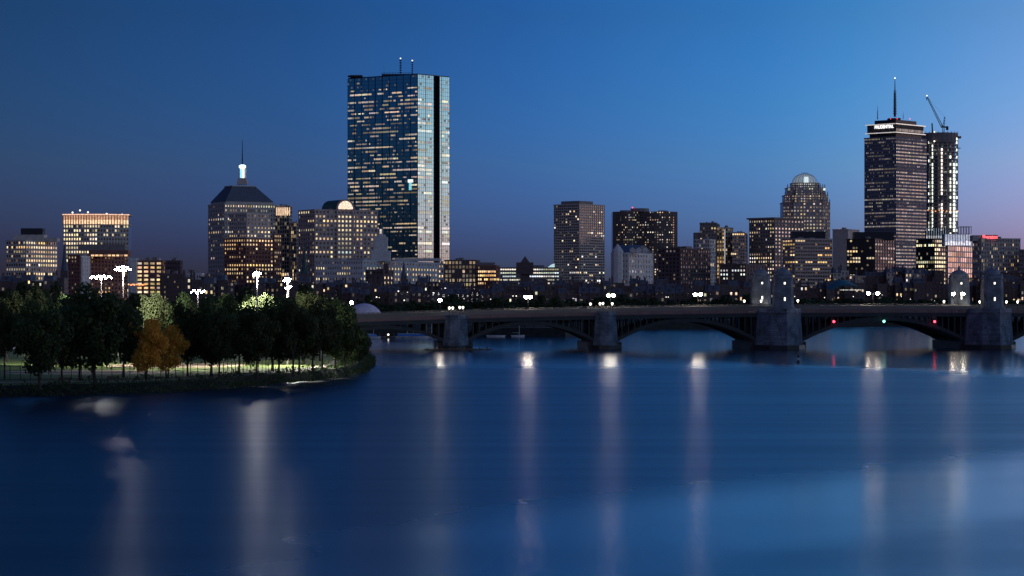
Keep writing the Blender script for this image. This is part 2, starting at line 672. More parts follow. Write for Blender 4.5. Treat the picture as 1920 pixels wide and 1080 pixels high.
# ------------------------------------------------------------------ water and land
def water_material():
    m = bpy.data.materials.new('river_water')
    m.use_nodes = True
    n = m.node_tree
    b = n.nodes['Principled BSDF']
    b.inputs['Base Color'].default_value = (.003, .012, .032, 1)
    b.inputs['IOR'].default_value = 1.333
    t = n.nodes.new('ShaderNodeTexCoord')
    se = n.nodes.new('ShaderNodeSeparateXYZ')
    n.links.new(t.outputs['Object'], se.inputs[0])

    def math_(op, a, bb, c=None):
        q = n.nodes.new('ShaderNodeMath')
        q.operation = op
        for i, v in enumerate((a, bb, c)):
            if v is None:
                continue
            if isinstance(v, (int, float)):
                q.inputs[i].default_value = v
            else:
                n.links.new(v, q.inputs[i])
        return q.outputs[0]
    # the wind leaves calm slicks: long drifting bands across the stream
    mp = n.nodes.new('ShaderNodeMapping')
    mp.inputs['Rotation'].default_value = (0, 0, math.radians(-38))
    mp.inputs['Scale'].default_value = (.006, .02, 1)
    n.links.new(t.outputs['Object'], mp.inputs[0])
    no = n.nodes.new('ShaderNodeTexNoise')
    no.inputs['Scale'].default_value = 1.0
    no.inputs['Detail'].default_value = 3
    n.links.new(mp.outputs[0], no.inputs[0])
    wob = math_('MULTIPLY', math_('SUBTRACT', no.outputs[0], .5), 60.0)
    # distance of a point from the long edge of the near slick
    e1 = math_('ADD', math_('SUBTRACT', math_('MULTIPLY', se.outputs[0], 1.28), math_('SUBTRACT', se.outputs[1], 160.0)), math_('MULTIPLY', wob, .32))
    s1 = n.nodes.new('ShaderNodeMapRange')
    s1.interpolation_type = 'SMOOTHSTEP'
    s1.inputs[1].default_value, s1.inputs[2].default_value = -9.0, 20.0
    n.links.new(e1, s1.inputs[0])
    # it fades out again towards the viewer's bank
    s1b = n.nodes.new('ShaderNodeMapRange')
    s1b.interpolation_type = 'SMOOTHSTEP'
    s1b.inputs[1].default_value, s1b.inputs[2].default_value = 42.0, 56.0
    s1b.inputs[3].default_value, s1b.inputs[4].default_value = 1.0, .55
    n.links.new(e1, s1b.inputs[0])
    # second slick under the bridge's far end
    e2 = math_('ADD', math_('SUBTRACT', math_('MULTIPLY', se.outputs[0], 2.6), math_('SUBTRACT', 640.0, math_('MULTIPLY', se.outputs[1], 1.0))), wob)
    s2 = n.nodes.new('ShaderNodeMapRange')
    s2.interpolation_type = 'SMOOTHSTEP'
    s2.inputs[1].default_value, s2.inputs[2].default_value = -10.0, 40.0
    n.links.new(e2, s2.inputs[0])
    far = n.nodes.new('ShaderNodeMapRange')
    far.interpolation_type = 'SMOOTHSTEP'
    far.inputs[1].default_value, far.inputs[2].default_value = 330.0, 420.0
    n.links.new(se.outputs[1], far.inputs[0])
    lf_ = n.nodes.new('ShaderNodeMapRange')
    lf_.interpolation_type = 'SMOOTHSTEP'
    lf_.inputs[1].default_value, lf_.inputs[2].default_value = -28.0, 14.0
    n.links.new(se.outputs[0], lf_.inputs[0])
    slick = math_('MAXIMUM', math_('MULTIPLY', lf_.outputs[0], math_('MULTIPLY', s1.outputs[0], s1b.outputs[0])), math_('MULTIPLY', s2.outputs[0], far.outputs[0]))
    patch = n.nodes.new('ShaderNodeMapRange')
    patch.inputs[1].default_value, patch.inputs[2].default_value = .35, .7
    n.links.new(no.outputs[0], patch.inputs[0])
    # a smoother band in the lee of the bridge
    rb = n.nodes.new('ShaderNodeMapRange')
    rb.interpolation_type = 'SMOOTHSTEP'
    rb.inputs[1].default_value, rb.inputs[2].default_value = 455.0, 500.0
    n.links.new(math_('ADD', se.outputs[1], math_('MULTIPLY', wob, .8)), rb.inputs[0])
    # wind lanes lying across the view
    mp3 = n.nodes.new('ShaderNodeMapping')
    mp3.inputs['Rotation'].default_value = (0, 0, math.radians(-6))
    mp3.inputs['Scale'].default_value = (.008, .09, 1)
    n.links.new(t.outputs['Object'], mp3.inputs[0])
    n3 = n.nodes.new('ShaderNodeTexNoise')
    n3.inputs['Scale'].default_value = 1.0
    n3.inputs['Detail'].default_value = 5
    n.links.new(mp3.outputs[0], n3.inputs[0])
    lanes = math_('MULTIPLY', math_('SUBTRACT', n3.outputs[0], .5), .13)
    base = math_('ADD', math_('ADD', .295, lanes), math_('MULTIPLY', patch.outputs[0], .03))
    rough = math_('SUBTRACT', math_('ADD', base, math_('MULTIPLY', rb.outputs[0], -.13)), math_('MULTIPLY', slick, .14))
    rough = math_('MAXIMUM', rough, .13)
    n.links.new(rough, b.inputs['Roughness'])
    n2 = n.nodes.new('ShaderNodeTexNoise')
    n2.inputs['Scale'].default_value = .9
    n2.inputs['Detail'].default_value = 3
    n.links.new(t.outputs['Object'], n2.inputs[0])
    bp = n.nodes.new('ShaderNodeBump')
    bp.inputs['Strength'].default_value = .06
    bp.inputs['Distance'].default_value = .12
    n.links.new(n2.outputs[0], bp.inputs['Height'])
    n.links.new(bp.outputs[0], b.inputs['Normal'])
    return m


mb = MB()
mb.add([(-9000, -200, 0), (9000, -200, 0), (9000, 9000, 0), (-9000, 9000, 0)], [(0, 1, 2, 3)])
structure(mb, 'river_water', water_material())


def land(name, shore, inner, far, ztop, mats):
    """bank rising from the shore line to flat ground"""
    mb = MB()
    n = len(shore)
    vs = [(x, y, -.8) for x, y in shore] + [(x, y, ztop) for x, y in inner] + [(x, y, ztop) for x, y in far]
    mb.add(vs, [(i, i + 1, n + i + 1, n + i) for i in range(n - 1)], 1)
    mb.add(vs, [tuple(range(n, 2 * n)) + tuple(range(2 * n, len(vs)))], 0)
    o = mb.build(name, mats)
    bm = bmesh.new()
    bm.from_mesh(o.data)
    bmesh.ops.triangulate(bm, faces=[f for f in bm.faces if len(f.verts) > 4])
    bm.to_mesh(o.data)
    bm.free()
    o['kind'] = 'structure'
    return o


far_shore = [(-9000, 900), (-400, 830), (PX(600, 839), 839), (PX(800, 839), 839), (PX(890, 862), 862), (PX(1060, 850), 850), (PX(1092, 913), 913),
             (PX(1180, 1035), 1035), (PX(1400, 1061), 1061), (PX(1560, 1129), 1129), (PX(1690, 1150), 1150), (PX(1900, 1171), 1171), (900, 1600), (9000, 1700)]
land('city_ground', far_shore, [(x, y + 5) for x, y in far_shore], [(30000, 30000), (-30000, 30000)], ZC, [LANDM, BANK])

ZP = 1.4
near_pts = [(-400, 300), (-160, 318), (PX(0, 332), 332), (PX(150, 339), 339), (PX(300, 347), 347), (PX(420, 361), 361), (PX(500, 379), 379), (PX(580, 396), 396),
            (PX(640, 414), 414), (PX(680, 440), 440), (PX(694, 475), 475), (PX(698, 509), 509), (PX(690, 560), 560), (PX(670, 610), 610), (-100, 760), (-190, 815)]
inn = [(-402, 306), (-161, 324), (PX(0, 338), 338), (PX(150, 345), 345), (PX(300, 353), 353.5), (PX(415, 367), 367.5), (PX(494, 385), 385), (PX(572, 402), 402),
       (PX(630, 420), 420), (PX(666, 445), 445), (PX(680, 478), 478), (PX(684, 509), 509), (PX(676, 560), 560), (PX(655, 610), 610), (-106, 758), (-196, 812)]
land('park_ground', near_pts, inn, [(-420, 840), (-900, 840), (-900, 300)], ZP, [GRASS, BANK])

mb = MB()                                         # the mown ball field and its clay infield
mb.add([(x, y, ZP + .004) for x, y in [(-200, 372), (-72, 374), (-52, 392), (-40, 425), (-46, 540), (-200, 545)]], [(0, 1, 2, 3, 4, 5)])
structure(mb, 'ball_field_turf', TURF)
mb = MB()
ring = [(PX(165, 399) + 15 * math.cos(a), 399 + 12 * math.sin(a), ZP + .008) for a in [2 * math.pi * i / 40 for i in range(40)]]
mb.add(ring, [tuple(range(40))])
structure(mb, 'infield_clay', SAND)
mb = MB()
ring = [(PX(330, 440) + 13 * math.cos(a), 440 + 16 * math.sin(a), ZP + .008) for a in [2 * math.pi * i / 40 for i in range(40)]]
mb.add(ring, [tuple(range(40))])
structure(mb, 'second_infield_clay', SAND)
mb = MB()                                         # riverside path
path = [(-200, 339), (-130, 343), (-75, 351), (-58, 357), (-48, 371), (-42, 390), (-36.5, 412), (-34.2, 440), (-34.5, 490)]
for i in range(len(path) - 1):
    a, b = Vector(path[i]), Vector(path[i + 1])
    nn = Vector((-(b - a).y, (b - a).x)).normalized() * 1.3
    z = ZP + .012 + .0005 * i
    mb.add([(a.x - nn.x, a.y - nn.y, z), (b.x - nn.x, b.y - nn.y, z), (b.x + nn.x, b.y + nn.y, z), (a.x + nn.x, a.y + nn.y, z)], [(0, 1, 2, 3)])
structure(mb, 'riverside_path', PATHM)

# ------------------------------------------------------------------ the arch bridge
TH = math.radians(4.3)
BE = (math.cos(TH), math.sin(TH))
BW = (-math.sin(TH), math.cos(TH))
B0 = (0.0, 640.0)
BWID = 33.0


def BS(x):
    k = (x - CX) / F
    return 640 * k / (BE[0] - k * BE[1])


def BP(s, w):
    return (B0[0] + BE[0] * s + BW[0] * w, B0[1] + BE[1] * s + BW[1] * w)


def zrail(s):
    return 10.85 - 1.2e-4 * (s * BE[0] - 102.0) ** 2


bridge = empty('arch_bridge', (*BP(60, BWID / 2), 0), 'long steel arch bridge on granite piers crossing the river', 'bridge')
BORG = Vector(bridge.location)


def bpart(mb, name, m, parent=None, kind=None, smooth=False):
    return mb.build(name, m, parent or bridge, BORG, kind, smooth)


class SW:
    """boxes in the bridge's frame: s along, w across"""
    @staticmethod
    def box(mb, s0, s1, w0, w1, z0, z1, z0b=None, z1b=None, m=0):
        z0b = z0 if z0b is None else z0b
        z1b = z1 if z1b is None else z1b
        c = [BP(s0, w0), BP(s1, w0), BP(s1, w1), BP(s0, w1)]
        zs = [z0, z0b, z0b, z0]
        zt = [z1, z1b, z1b, z1]
        mb.add([(*c[i], zs[i]) for i in range(4)] + [(*c[i], zt[i]) for i in range(4)],
               [(0, 3, 2, 1), (4, 5, 6, 7), (0, 1, 5, 4), (1, 2, 6, 5), (2, 3, 7, 6), (3, 0, 4, 7)], m)


piers = [(-600, 3), (585, 3.0), (855, 2.9), (1136, 2.8), (1461, 6.0), (1855, 6.2), (2196, 3.0), (2470, 3.0)]
piers = [(BS(x), hw) for x, hw in piers]
piers[0] = (-210.0, 3.0)
LEAD = {}
for k, (s, hw) in enumerate(piers):
    if k == 0:
        continue
    big = hw > 5
    prow = 9.0 if big else 3.0
    zt = zrail(s) - .1
    body = MB()
    def ringp(e, ep):
        return [BP(s - hw - e, 0), BP(s - hw * .55 - e * .5, -prow * .62 - ep), BP(s + .4, -prow - ep), BP(s + hw * .62 + e * .5, -prow * .58 - ep), BP(s + hw + e, 0),
                BP(s + hw + e, BWID), BP(s + hw * .6, BWID + prow * .6 + ep), BP(s, BWID + prow + ep), BP(s - hw * .6, BWID + prow * .6 + ep), BP(s - hw - e, BWID)]
    body.prism(ringp(.55, .5), 1.1, zt - .9, top=ringp(0, 0))
    bpart(body, 'pier', GRAN)
    cap_ = MB()
    cap_.prism(ringp(.3, .3), zt - .9, zt - .45)
    cap_.prism(ringp(.1, .1), zt - .45, zt)
    bpart(cap_, 'pier_coping', GRAN)
    foot = MB()
    foot.prism(ringp(1.5, 1.2), -2.0, 1.1, top=ringp(1.1, .9))
    foot.prism([BP(s - hw - 1.8, 2), BP(s + hw + 1.8, 2), BP(s + hw + 1.8, BWID - 2), BP(s - hw - 1.8, BWID - 2)], -2, 1.9)
    bpart(foot, 'pier_footing', GRANW)

NCOL = 0
for k in range(len(piers) - 1):
    sa, sb = piers[k][0] + piers[k][1], piers[k + 1][0] - piers[k + 1][1]
    sm, half = (sa + sb) / 2, (sb - sa) / 2
    crown = zrail(sm) - 2.95
    spring = 1.9
    def arch(s):
        u = (s - sm) / half
        return crown - (crown - spring) * (abs(u) ** 2.1)
    seg = 24
    ss = [sa + (sb - sa) * i / seg for i in range(seg + 1)]
    dk, fa0, fa1 = MB(), MB(), MB()
    for i in range(seg):
        za, zb = zrail(ss[i]), zrail(ss[i + 1])
        SW.box(dk, ss[i], ss[i + 1], .6, BWID - .6, za - 1.75, za - 1.1, zb - 1.75, zb - 1.1)
        SW.box(fa0, ss[i], ss[i + 1], 0, .45, za - 2.05, za - .95, zb - 2.05, zb - .95)
        SW.box(fa1, ss[i], ss[i + 1], BWID - .45, BWID, za - 2.05, za - .95, zb - 2.05, zb - .95)
    bpart(dk, 'deck', ASPH)
    bpart(fa0, 'fascia_girder', STEELG)
    bpart(fa1, 'fascia_girder', STEELG)
    for w in (0.15, 6.2, 12.4, 19.6, 26.0, BWID - .65):
        rb = MB()
        for i in range(seg):
            za, zb = arch(ss[i]), arch(ss[i + 1])
            SW.box(rb, ss[i], ss[i + 1], w, w + .5, za - .1, za + .85, zb - .1, zb + .85)
            SW.box(rb, ss[i], ss[i + 1], w - .12, w + .62, za - .18, za - .1, zb - .18, zb - .1)
        bpart(rb, 'arch_rib', STEELG)
    ncol = max(6, round((sb - sa) / 1.72))
    inner = MB()
    for j in range(1, ncol):
        s = sa + (sb - sa) * j / ncol
        z0, z1 = arch(s) + .8, zrail(s) - 2.0
        if z1 - z0 < .15:
            continue
        c = MB()
        SW.box(c, s - .17, s + .17, .2, .55, z0, z1)
        if -40 < s < 150:
            bpart(c, 'spandrel_column', STEELG)
        else:
            inner.v.extend([]); SW.box(inner, s - .17, s + .17, .2, .55, z0, z1)
        for w in (6.3, 12.5, 19.7, 26.1, BWID - .6):
            if j % 2 == 0:
                SW.box(inner, s - .22, s + .22, w, w + .3, z0, z1)
    for j in range(1, 8):                          # cross bracing between the ribs
        s = sa + (sb - sa) * j / 8
        SW.box(inner, s - .12, s + .12, .5, BWID - .6, arch(s) + .2, arch(s) + .5)
    bpart(inner, 'inner_bracing', STEELG, kind='stuff')
    # railings on both edges
    for w in (.05, BWID - .3):
        rail = MB()
        n = max(8, round((sb - sa) / 2.3))
        for j in range(n):
            s0, s1 = sa + (sb - sa) * j / n, sa + (sb - sa) * (j + 1) / n
            z0, z1 = zrail(s0), zrail(s1)
            SW.box(rail, s0, s1, w, w + .22, z0 - .16, z0, z1 - .16, z1)
            SW.box(rail, s0, s1, w + .04, w + .16, z0 - .95, z0 - .62, z1 - .95, z1 - .62)
            SW.box(rail, s0, s0 + .28, w - .02, w + .26, z0 - .95, z0 + .06)
            for q in range(1, 9):
                sq = s0 + (s1 - s0) * q / 9
                SW.box(rail, sq - .075, sq + .075, w + .06, w + .16, z0 - .85, z0 - .1)
        bpart(rail, 'railing', RAILM)
    # barrier wall and fence along the railway in the middle, and the wall of the far roadway
    for w, hgt, nm in ((12.5, 1.15, 'railway_barrier'), (20.5, 1.3, 'railway_barrier')):
        bar = MB()
        for i in range(seg):
            za, zb = zrail(ss[i]), zrail(ss[i + 1])
            SW.box(bar, ss[i], ss[i + 1], w, w + .3, za - 1.1, za + hgt - .25, zb - 1.1, zb + hgt - .25)
            SW.box(bar, ss[i], ss[i + 1], w + .06, w + .2, za + hgt + .02, za + hgt + .12, zb + hgt + .02, zb + hgt + .12)
            SW.box(bar, ss[i], ss[i] + .14, w + .05, w + .22, za + hgt - .25, za + hgt + .12)
        bpart(bar, nm, TANW)
    for i in range(0, 1):
        pass
# roadway strip across the piers so the deck runs on
for k, (s, hw) in enumerate(piers):
    if k == 0:
        continue
    dk, bar, rl = MB(), MB(), MB()
    z = zrail(s)
    SW.box(dk, s - hw, s + hw, .6, BWID - .6, z - 1.7, z - 1.08)
    bpart(dk, 'pier_deck', ASPH)
    for w, hgt in ((12.5, 1.15), (20.5, 1.3)):
        bar = MB()
        SW.box(bar, s - hw, s + hw, w, w + .3, z - 1.1, z + hgt - .25)
        SW.box(bar, s - hw, s + hw, w + .06, w + .2, z + hgt + .02, z + hgt + .12)
        bpart(bar, 'railway_barrier', TANW)
    # granite parapet round the overlook
    prow = 9.0 if hw > 5 else 3.0
    pts = [BP(s - hw, 0), BP(s - hw * .55, -prow * .62), BP(s + .4, -prow), BP(s + hw * .62, -prow * .58), BP(s + hw, 0)]
    par = MB()
    for a, b in zip(pts, pts[1:]):
        L = math.hypot(b[0] - a[0], b[1] - a[1])
        t = ((b[0] - a[0]) / L, (b[1] - a[1]) / L)
        par.obox(a, t, (t[1], -t[0]), .02, L - .02, -.42, -.1, z - .12, z + (.28 if hw > 5 else .1))
    bpart(par, 'overlook_parapet', GRAN)


def bridge_tower(s, w, zb, ztop, width, label, d):
    c = BP(s, w)
    T = Building('bridge_tower', label, 'tower', (c[0], c[1], zb), 'granite bridge towers')
    hw = width / 2
    Ht = ztop - zb
    hb = Ht * .70                                  # shaft, then shoulders, dome and finial

    def ringt(r, ch=.32):
        q = r * ch
        loc = [(-r + q, -r), (r - q, -r), (r, -r + q), (r, r - q), (r - q, r), (-r + q, r), (-r, r - q), (-r, -r + q)]
        return [(c[0] + BE[0] * x + BW[0] * y, c[1] + BE[1] * x + BW[1] * y) for x, y in loc]
    m = MB()
    m.prism(ringt(hw * 1.12), zb, zb + .8)
    m.prism(ringt(hw), zb + .8, zb + hb, top=ringt(hw * .93))
    T.part(m, 'shaft', GRANT)
    m = MB()
    m.prism(ringt(hw * 1.0), zb + hb, zb + hb + .35)
    m.prism(ringt(hw * .95), zb + hb + .35, zb + hb + Ht * .07, top=ringt(hw * .90))
    for q in (-1, 1):                              # corner turrets on the shoulders
        for r in (-1, 1):
            p = (c[0] + BE[0] * q * hw * .72 + BW[0] * r * hw * .72, c[1] + BE[1] * q * hw * .72 + BW[1] * r * hw * .72)
            m.lathe([(hw * .16, zb + hb + .3), (hw * .16, zb + hb + Ht * .09), (.02, zb + hb + Ht * .13)], (p[0], p[1], 0), 6)
    T.part(m, 'cornice', GRANT)
    m = MB()
    zz = zb + hb + Ht * .07
    hd = Ht * .165
    m.lathe([(hw * .92 * math.cos(a), hd * math.sin(a)) for a in [math.pi / 2 * i / 7 for i in range(7)]] + [(.22, hd)], (c[0], c[1], zz), 12)
    T.part(m, 'dome', GRANT, smooth=True)
    m = MB()
    m.lathe([(.5, 0), (.42, .5), (.2, .7), (.3, 1.0), (.12, 1.3), (.02, Ht * .065)], (c[0], c[1], zz + hd - .15), 8)
    T.part(m, 'finial', GRANT)
    n = (-BW[0], -BW[1])
    for zf, hh, ww in ((.60, .048, .24), (.245, .075, .22)):
        zc = zb + Ht * zf
        fr = MB()
        r = hw * (1 - .07 * (zf / .7))
        o = (c[0] + n[0] * r, c[1] + n[1] * r)
        fr.obox(o, BE, n, -ww - .18, -ww, -.1, .16, zc - Ht * hh / 2 - .15, zc + Ht * hh / 2 + .2)
        fr.obox(o, BE, n, ww, ww + .18, -.1, .16, zc - Ht * hh / 2 - .15, zc + Ht * hh / 2 + .2)
        fr.obox(o, BE, n, -ww, ww, -.1, .15, zc + Ht * hh / 2, zc + Ht * hh / 2 + .2)
        wf_ = T.part(fr, 'window_frame', GRANT)
        pn = MB()
        pn.pane(o, BE, n, -ww, ww, .10, zc - Ht * hh / 2, zc + Ht * hh / 2)
        T.part(pn, 'lit_window', E_SLIT, wf_)
    return T


for x, w, yb, yt, wpx, lab in ((1466, -1.5, 581, 498, 37, 'front granite bridge tower on the broad pier beside the red navigation lamp'),
                               (1426, 31.5, 577, 500, 35, 'granite bridge tower right behind the one on the broad pier near the brick lab'),
                               (1857, -1.5, 581, 498, 38, 'granite bridge tower with dome on the pier beside the hotel with red sign, front one'),
                               (1798, 31.5, 577, 501, 36, 'granite bridge tower behind bright twin lamps with warm light at its base')):
    s = BS(x)
    if w > 5:
        k = (x - CX) / F                           # same sight line at the other edge of the deck
        s = ((640 + BW[1] * w) * k - BW[0] * w) / (BE[0] - k * BE[1])
    d = BP(s, w)[1]
    bridge_tower(s, w, PZ(yb, d), PZ(yt, d), wpx * d / F, lab, d)

# timber fender round the pier by the park
for dx in (0,):
    s, hw = piers[2]
    fd = empty('pier_fender', (*BP(s, -7), 0), 'low dark timber fender floating at the foot of the slim pier nearest the park', 'fender')
    m = MB()
    for q in range(9):
        m.tube((*BP(s - 8 + q * 2, -6.5 - .2 * (q % 2)), -1), (*BP(s - 8 + q * 2, -6.5 - .2 * (q % 2)), .55 + .15 * (q % 3)), .22, .2, 6)
    m.build('pile', WOODM, fd, fd.location)
    m = MB()
    SW.box(m, s - 9, s + 9.5, -6.9, -6.2, .05, .32)
    SW.box(m, s - 7, s + 7, -5.9, -4.4, .02, .18)
    m.build('wale', WOODM, fd, fd.location)

# ------------------------------------------------------------------ buildings of the city
GL = dict(wf=.62, hf=.55)

# --- stepped apartment block at the edge
B = tower('apartment_block', 'pale stepped apartment block with warm windows and a dark roof house, beyond the park trees', 'building',
          12, 48, 107, 452, 1800, 28, 8.2, 8, 13, STONE, lit(11, .22, WARM), lit(12, .68, WARM, lo=.7, hi=1.5, run=.5), wf=.7, hf=.55, depth=.4)
B.block('upper_storey', STONE, 25, 82, 440, 453, 1809, 14)
B.block('upper_storey', CONC, 78, 107, 446, 453, 1812, 12)
B.block('roof_house', DARKM, 39, 80, 428, 441, 1814, 10)
# --- bowed tower with a glowing crown
d = 2050
B = Building('crown_tower', 'bowed office tower with a warm glowing crown of upright fins', 'building', (PX(175, d), d, ZC))
N = 24
xs0, xs1 = PX(116, d), PX(237, d)
pts = []
for i in range(N + 1):
    u = i / N
    x = xs0 + (xs1 - xs0) * u
    y = d + 7 * (2 * u - 1) ** 2 + 5.5 * u
    pts.append((x, y))
back = [(xs1 - 2, d + 40), (xs0 - 1, d + 40)]
ztop, zcrown = PZ(402, d), PZ(421, d)
B.core.prism(pts + back, ZC, zcrown)
nf = round((zcrown - ZC) / (7.9 * d / F))
L1 = lit(21, .75, [(1, .84, .55), (1, .88, .62)], lo=.7, hi=1.4, run=.35, rows=.25)
L2 = lit(22, .25, [(1, .84, .55), (1, .88, .62)], lo=.5, hi=1.3, run=.3, rows=.7)
for i in range(N):
    f_ = (lambda o, b: (lambda r, c: L1(r, c + o) if b else L2(r, c + o)))(i, i < 13)
    facade(B.fr, B.wi, pts[i], pts[i + 1], ZC, zcrown, nf, 1, .62, .58, .35, f_)
facade(B.fr, B.wi, (xs0 - 1, d + 40), pts[0], ZC, zcrown, nf, 5, .6, .5, .35, lit(23, .1))
cr = MB()
cr.prism(offset_poly(pts + back, -5), zcrown, ztop - .6)
B.part(cr, 'crown_drum', TANC)
cr = MB()
cr.prism(offset_poly(pts + back, .8), zcrown - .5, zcrown + .35)
B.part(cr, 'crown_ledge', STONE)
cr = MB()
cr.prism(offset_poly(pts + back, 1.3), ztop - .6, ztop + .5)
B.part(cr, 'crown_cornice', TANC)
st = MB()
for i in range(N):
    a, b = pts[i], pts[i + 1]
    L = math.hypot(b[0] - a[0], b[1] - a[1])
    t = ((b[0] - a[0]) / L, (b[1] - a[1]) / L)
    n = (t[1], -t[0])
    fin = MB()
    fin.obox(a, t, n, -.30, .30, -1.4, .9, zcrown + .4, ztop - .7)
    B.part(fin, 'crown_fin', TANC)
    up = MB()                                      # uplight behind each fin gap
    up.pane(a, t, n, .32, L - .32, -.1, zcrown + .5, zcrown + (ztop - zcrown) * .48, (1.3, .84, .5))
    up.pane(a, t, n, .32, L - .32, -.1, zcrown + (ztop - zcrown) * .48, ztop - .8, (.62, .33, .19))
    B.part(up, 'crown_uplight', MATS['lit_room'])
    st.pane(a, t, n, 0, L, 1.9, ztop - .4, ztop + .45, (1.2, .72, .5))
B.part(st, 'cornice_strip_light', MATS['lit_room'])
for x, y in ((136, 398.5), (150, 394.5), (165, 398), (200, 401), (229, 402.5)):
    r_ = MB()
    p = (PX(x, d + 15), d + 15, PZ(y, d + 15))
    r_.tube((p[0], p[1], ztop), p, .15, .12, 5)
    mast = B.part(r_, 'roof_mast', DARKM)
    r_ = MB()
    r_.ball(p, .75, 8)
    B.part(r_, 'warning_lamp', E_STAR, mast)
B.finish(G_DARK, STONE)
# --- church steeple in front of it
d = 1500
S = Building('church_steeple', 'tall dark church steeple in front of the glowing crown tower', 'steeple', (PX(121, d), d, ZC))
m = MB()
w_ = 13 / F * d / 2
m.box(S.org.x - w_, S.org.x + w_, d - w_, d + w_, ZC, PZ(508, d))
S.part(m, 'tower', BRICKD)
m = MB()
m.lathe([(w_ * 1.1, 0), (w_ * .85, 3), (w_ * .35, (PZ(470, d) - PZ(508, d)) * .9), (.05, PZ(446, d) - PZ(508, d))], (S.org.x, d, PZ(508, d)), 8)
S.part(m, 'spire', SLATE)
# --- brick complex before the crown tower
B = tower('brick_apartments', 'broad brick apartment house with a grey set-back top, in front of the crown tower', 'building',
          128, 150, 238, 480, 1650, 22, 7.0, 4, 14, BRICK, lit(31, .08), lit(32, .18, ORNG, lo=.3, hi=.9), wf=.55, hf=.5)
B.block('setback', CONCD, 146, 234, 458, 470, 1664, 12)
B.block('setback', BRICK, 166, 240, 469, 481, 1659, 14)
wp = MB()
dd = 1655
for q in range(9):
    x = 169 + q * 7.8
    wp.pane((PX(x, dd), dd + 3.9), (1, 0), (0, -1), 0, 2.2, 0, PZ(480.3, dd), PZ(477.2, dd), (1.2, .74, .4) if q % 4 != 3 else (.3, .2, .12))
B.part(wp, 'setback_window', MATS['lit_room'])
pb = tower('white_stair_wing', 'narrow white rendered wing with paired dark windows, standing against the brick apartments', 'building',
           152, 153.5, 168, 482, 1620, 10, 7.6, 1, 4, PALE, None, lit(34, .08), wf=.3, hf=.35)
# --- office with big lit windows
d = 1500
B = tower('small_office', 'low brick office with big bright windows and a pale stair tower', 'building',
          256, 304, 309, 491, d, 5, 7.8, 4, 2, BRICK,
          lit(41, .92, WARM, lo=.8, hi=1.3, rows=.1, rowp=lambda i: .1 if i < 5 else .93), lit(42, .4, WARM), wf=.74, hf=.55, depth=.35, single=True)
B.block('stair_tower', PALE, 244, 256, 484, 560, 1498, 10)
B.block('roof_house', CONC, 262, 298, 484, 491, 1508, 8)
nb = MB()
for q in range(9):
    x = 240 + q * 3.6
    nb.pane((PX(x, 1440), 1440), (1, 0), (0, -1), 0, .8 + .5 * (q % 3), 0, PZ(534.5 + (q % 2), 1440), PZ(532 + (q % 2) * .8, 1440), (1.6, .5, .16) if q % 3 else (1.5, .9, .5))
tag(nb.build('neon_sign', MATS['lit_room']), 'string of orange and red neon lights above the treetops', 'neon sign')
B = tower('brick_block', 'plain dark brick block with no lit windows, next to the bright low office', 'building', 309, 337, 341, 491, 1540, 5, 8, 6, 2, BRICKD, None, None, wf=.5, hf=.45)
B = tower('arcade_house', 'low pale house with a row of dark arches under its eaves', 'building', 346, 377, 381, 515, 1480, 5, 9, 7, 2, PALE, None, None, wf=.5, hf=.62)
B = tower('low_warehouse', 'low dark brick warehouse with a flat roof between the arcade house and brick block', 'building', 300, 343, 348, 516, 1460, 5, 9, 7, 2, BRICKD, lit(45, .08), None, wf=.5, hf=.45)
B = tower('low_shop', 'low dark shop building beyond the trees beneath the pyramid-roofed tower', 'building', 378, 392, 398, 521, 1470, 20, 9, 3, 2, BRICKD, None, None, wf=.5, hf=.45)

# --- tower with mansard roof and weather beacon
d = 2450
B = tower('beacon_tower', 'stone tower with sloping mansard roof carrying a glowing beacon and thin mast', 'building',
          391, 421, 516, 383, d, 62, 8.0, 7, 20, STONE,
          lit(51, .14, NEUT, lo=.25, hi=.8, rows=.4), lit(52, .2, NEUT, lo=.4, hi=1.1, rowp=FT(383, 2450, 8.0, {0: .92, 1: .6, 2: .05, 3: .2}, .25)), wf=.5, hf=.5)
ze = B.z1
P4 = [B.A, B.C, B.R, B.D]
m = MB()
m.prism(offset_poly(P4, -2.5), ze + 1, PZ(377, d))
B.part(m, 'attic_storey', STONE)
m = MB()
cx_, cy_ = sum(p[0] for p in P4) / 4, sum(p[1] for p in P4) / 4
top = [(cx_ + (x - cx_) * .50 - 1.5, cy_ + (y - cy_) * .50) for x, y in offset_poly(P4, -2.5)]
m.prism(offset_poly(P4, -1.8), PZ(377, d), PZ(348, d), top=top)
B.part(m, 'mansard_roof', SLATE)
m = MB()
m.prism(offset_poly(top, .8), PZ(348, d), PZ(346, d))
B.part(m, 'roof_cornice', STONE)
m = MB()
bx = PX(454.5, cy_)
m.box(bx - 5.2, bx + 5.2, cy_ - 5.2, cy_ + 5.2, PZ(346, cy_), PZ(339, cy_))
m.box(bx - 4.2, bx + 4.2, cy_ - 4.2, cy_ + 4.2, PZ(339, cy_), PZ(334, cy_))
B.part(m, 'beacon_base', STONE)
m = MB()
for q in (-1, 1):
    for r in (-1, 1):
        m.box(bx + q * 2.9 - .5, bx + q * 2.9 + .5, cy_ + r * 2.9 - .5, cy_ + r * 2.9 + .5, PZ(334, cy_), PZ(316, cy_))
B.part(m, 'beacon_post', STONE)
m = MB()
m.box(bx - 2.2, bx + .2, cy_ - 2.2, cy_ + 2.2, PZ(334, cy_), PZ(317, cy_))
B.part(m, 'beacon_tube', E_BLUE)
m = MB()
m.box(bx + .25, bx + 2.3, cy_ - 2.25, cy_ + 2.25, PZ(334, cy_), PZ(317, cy_))
B.part(m, 'beacon_tube', E_BEACON)
m = MB()
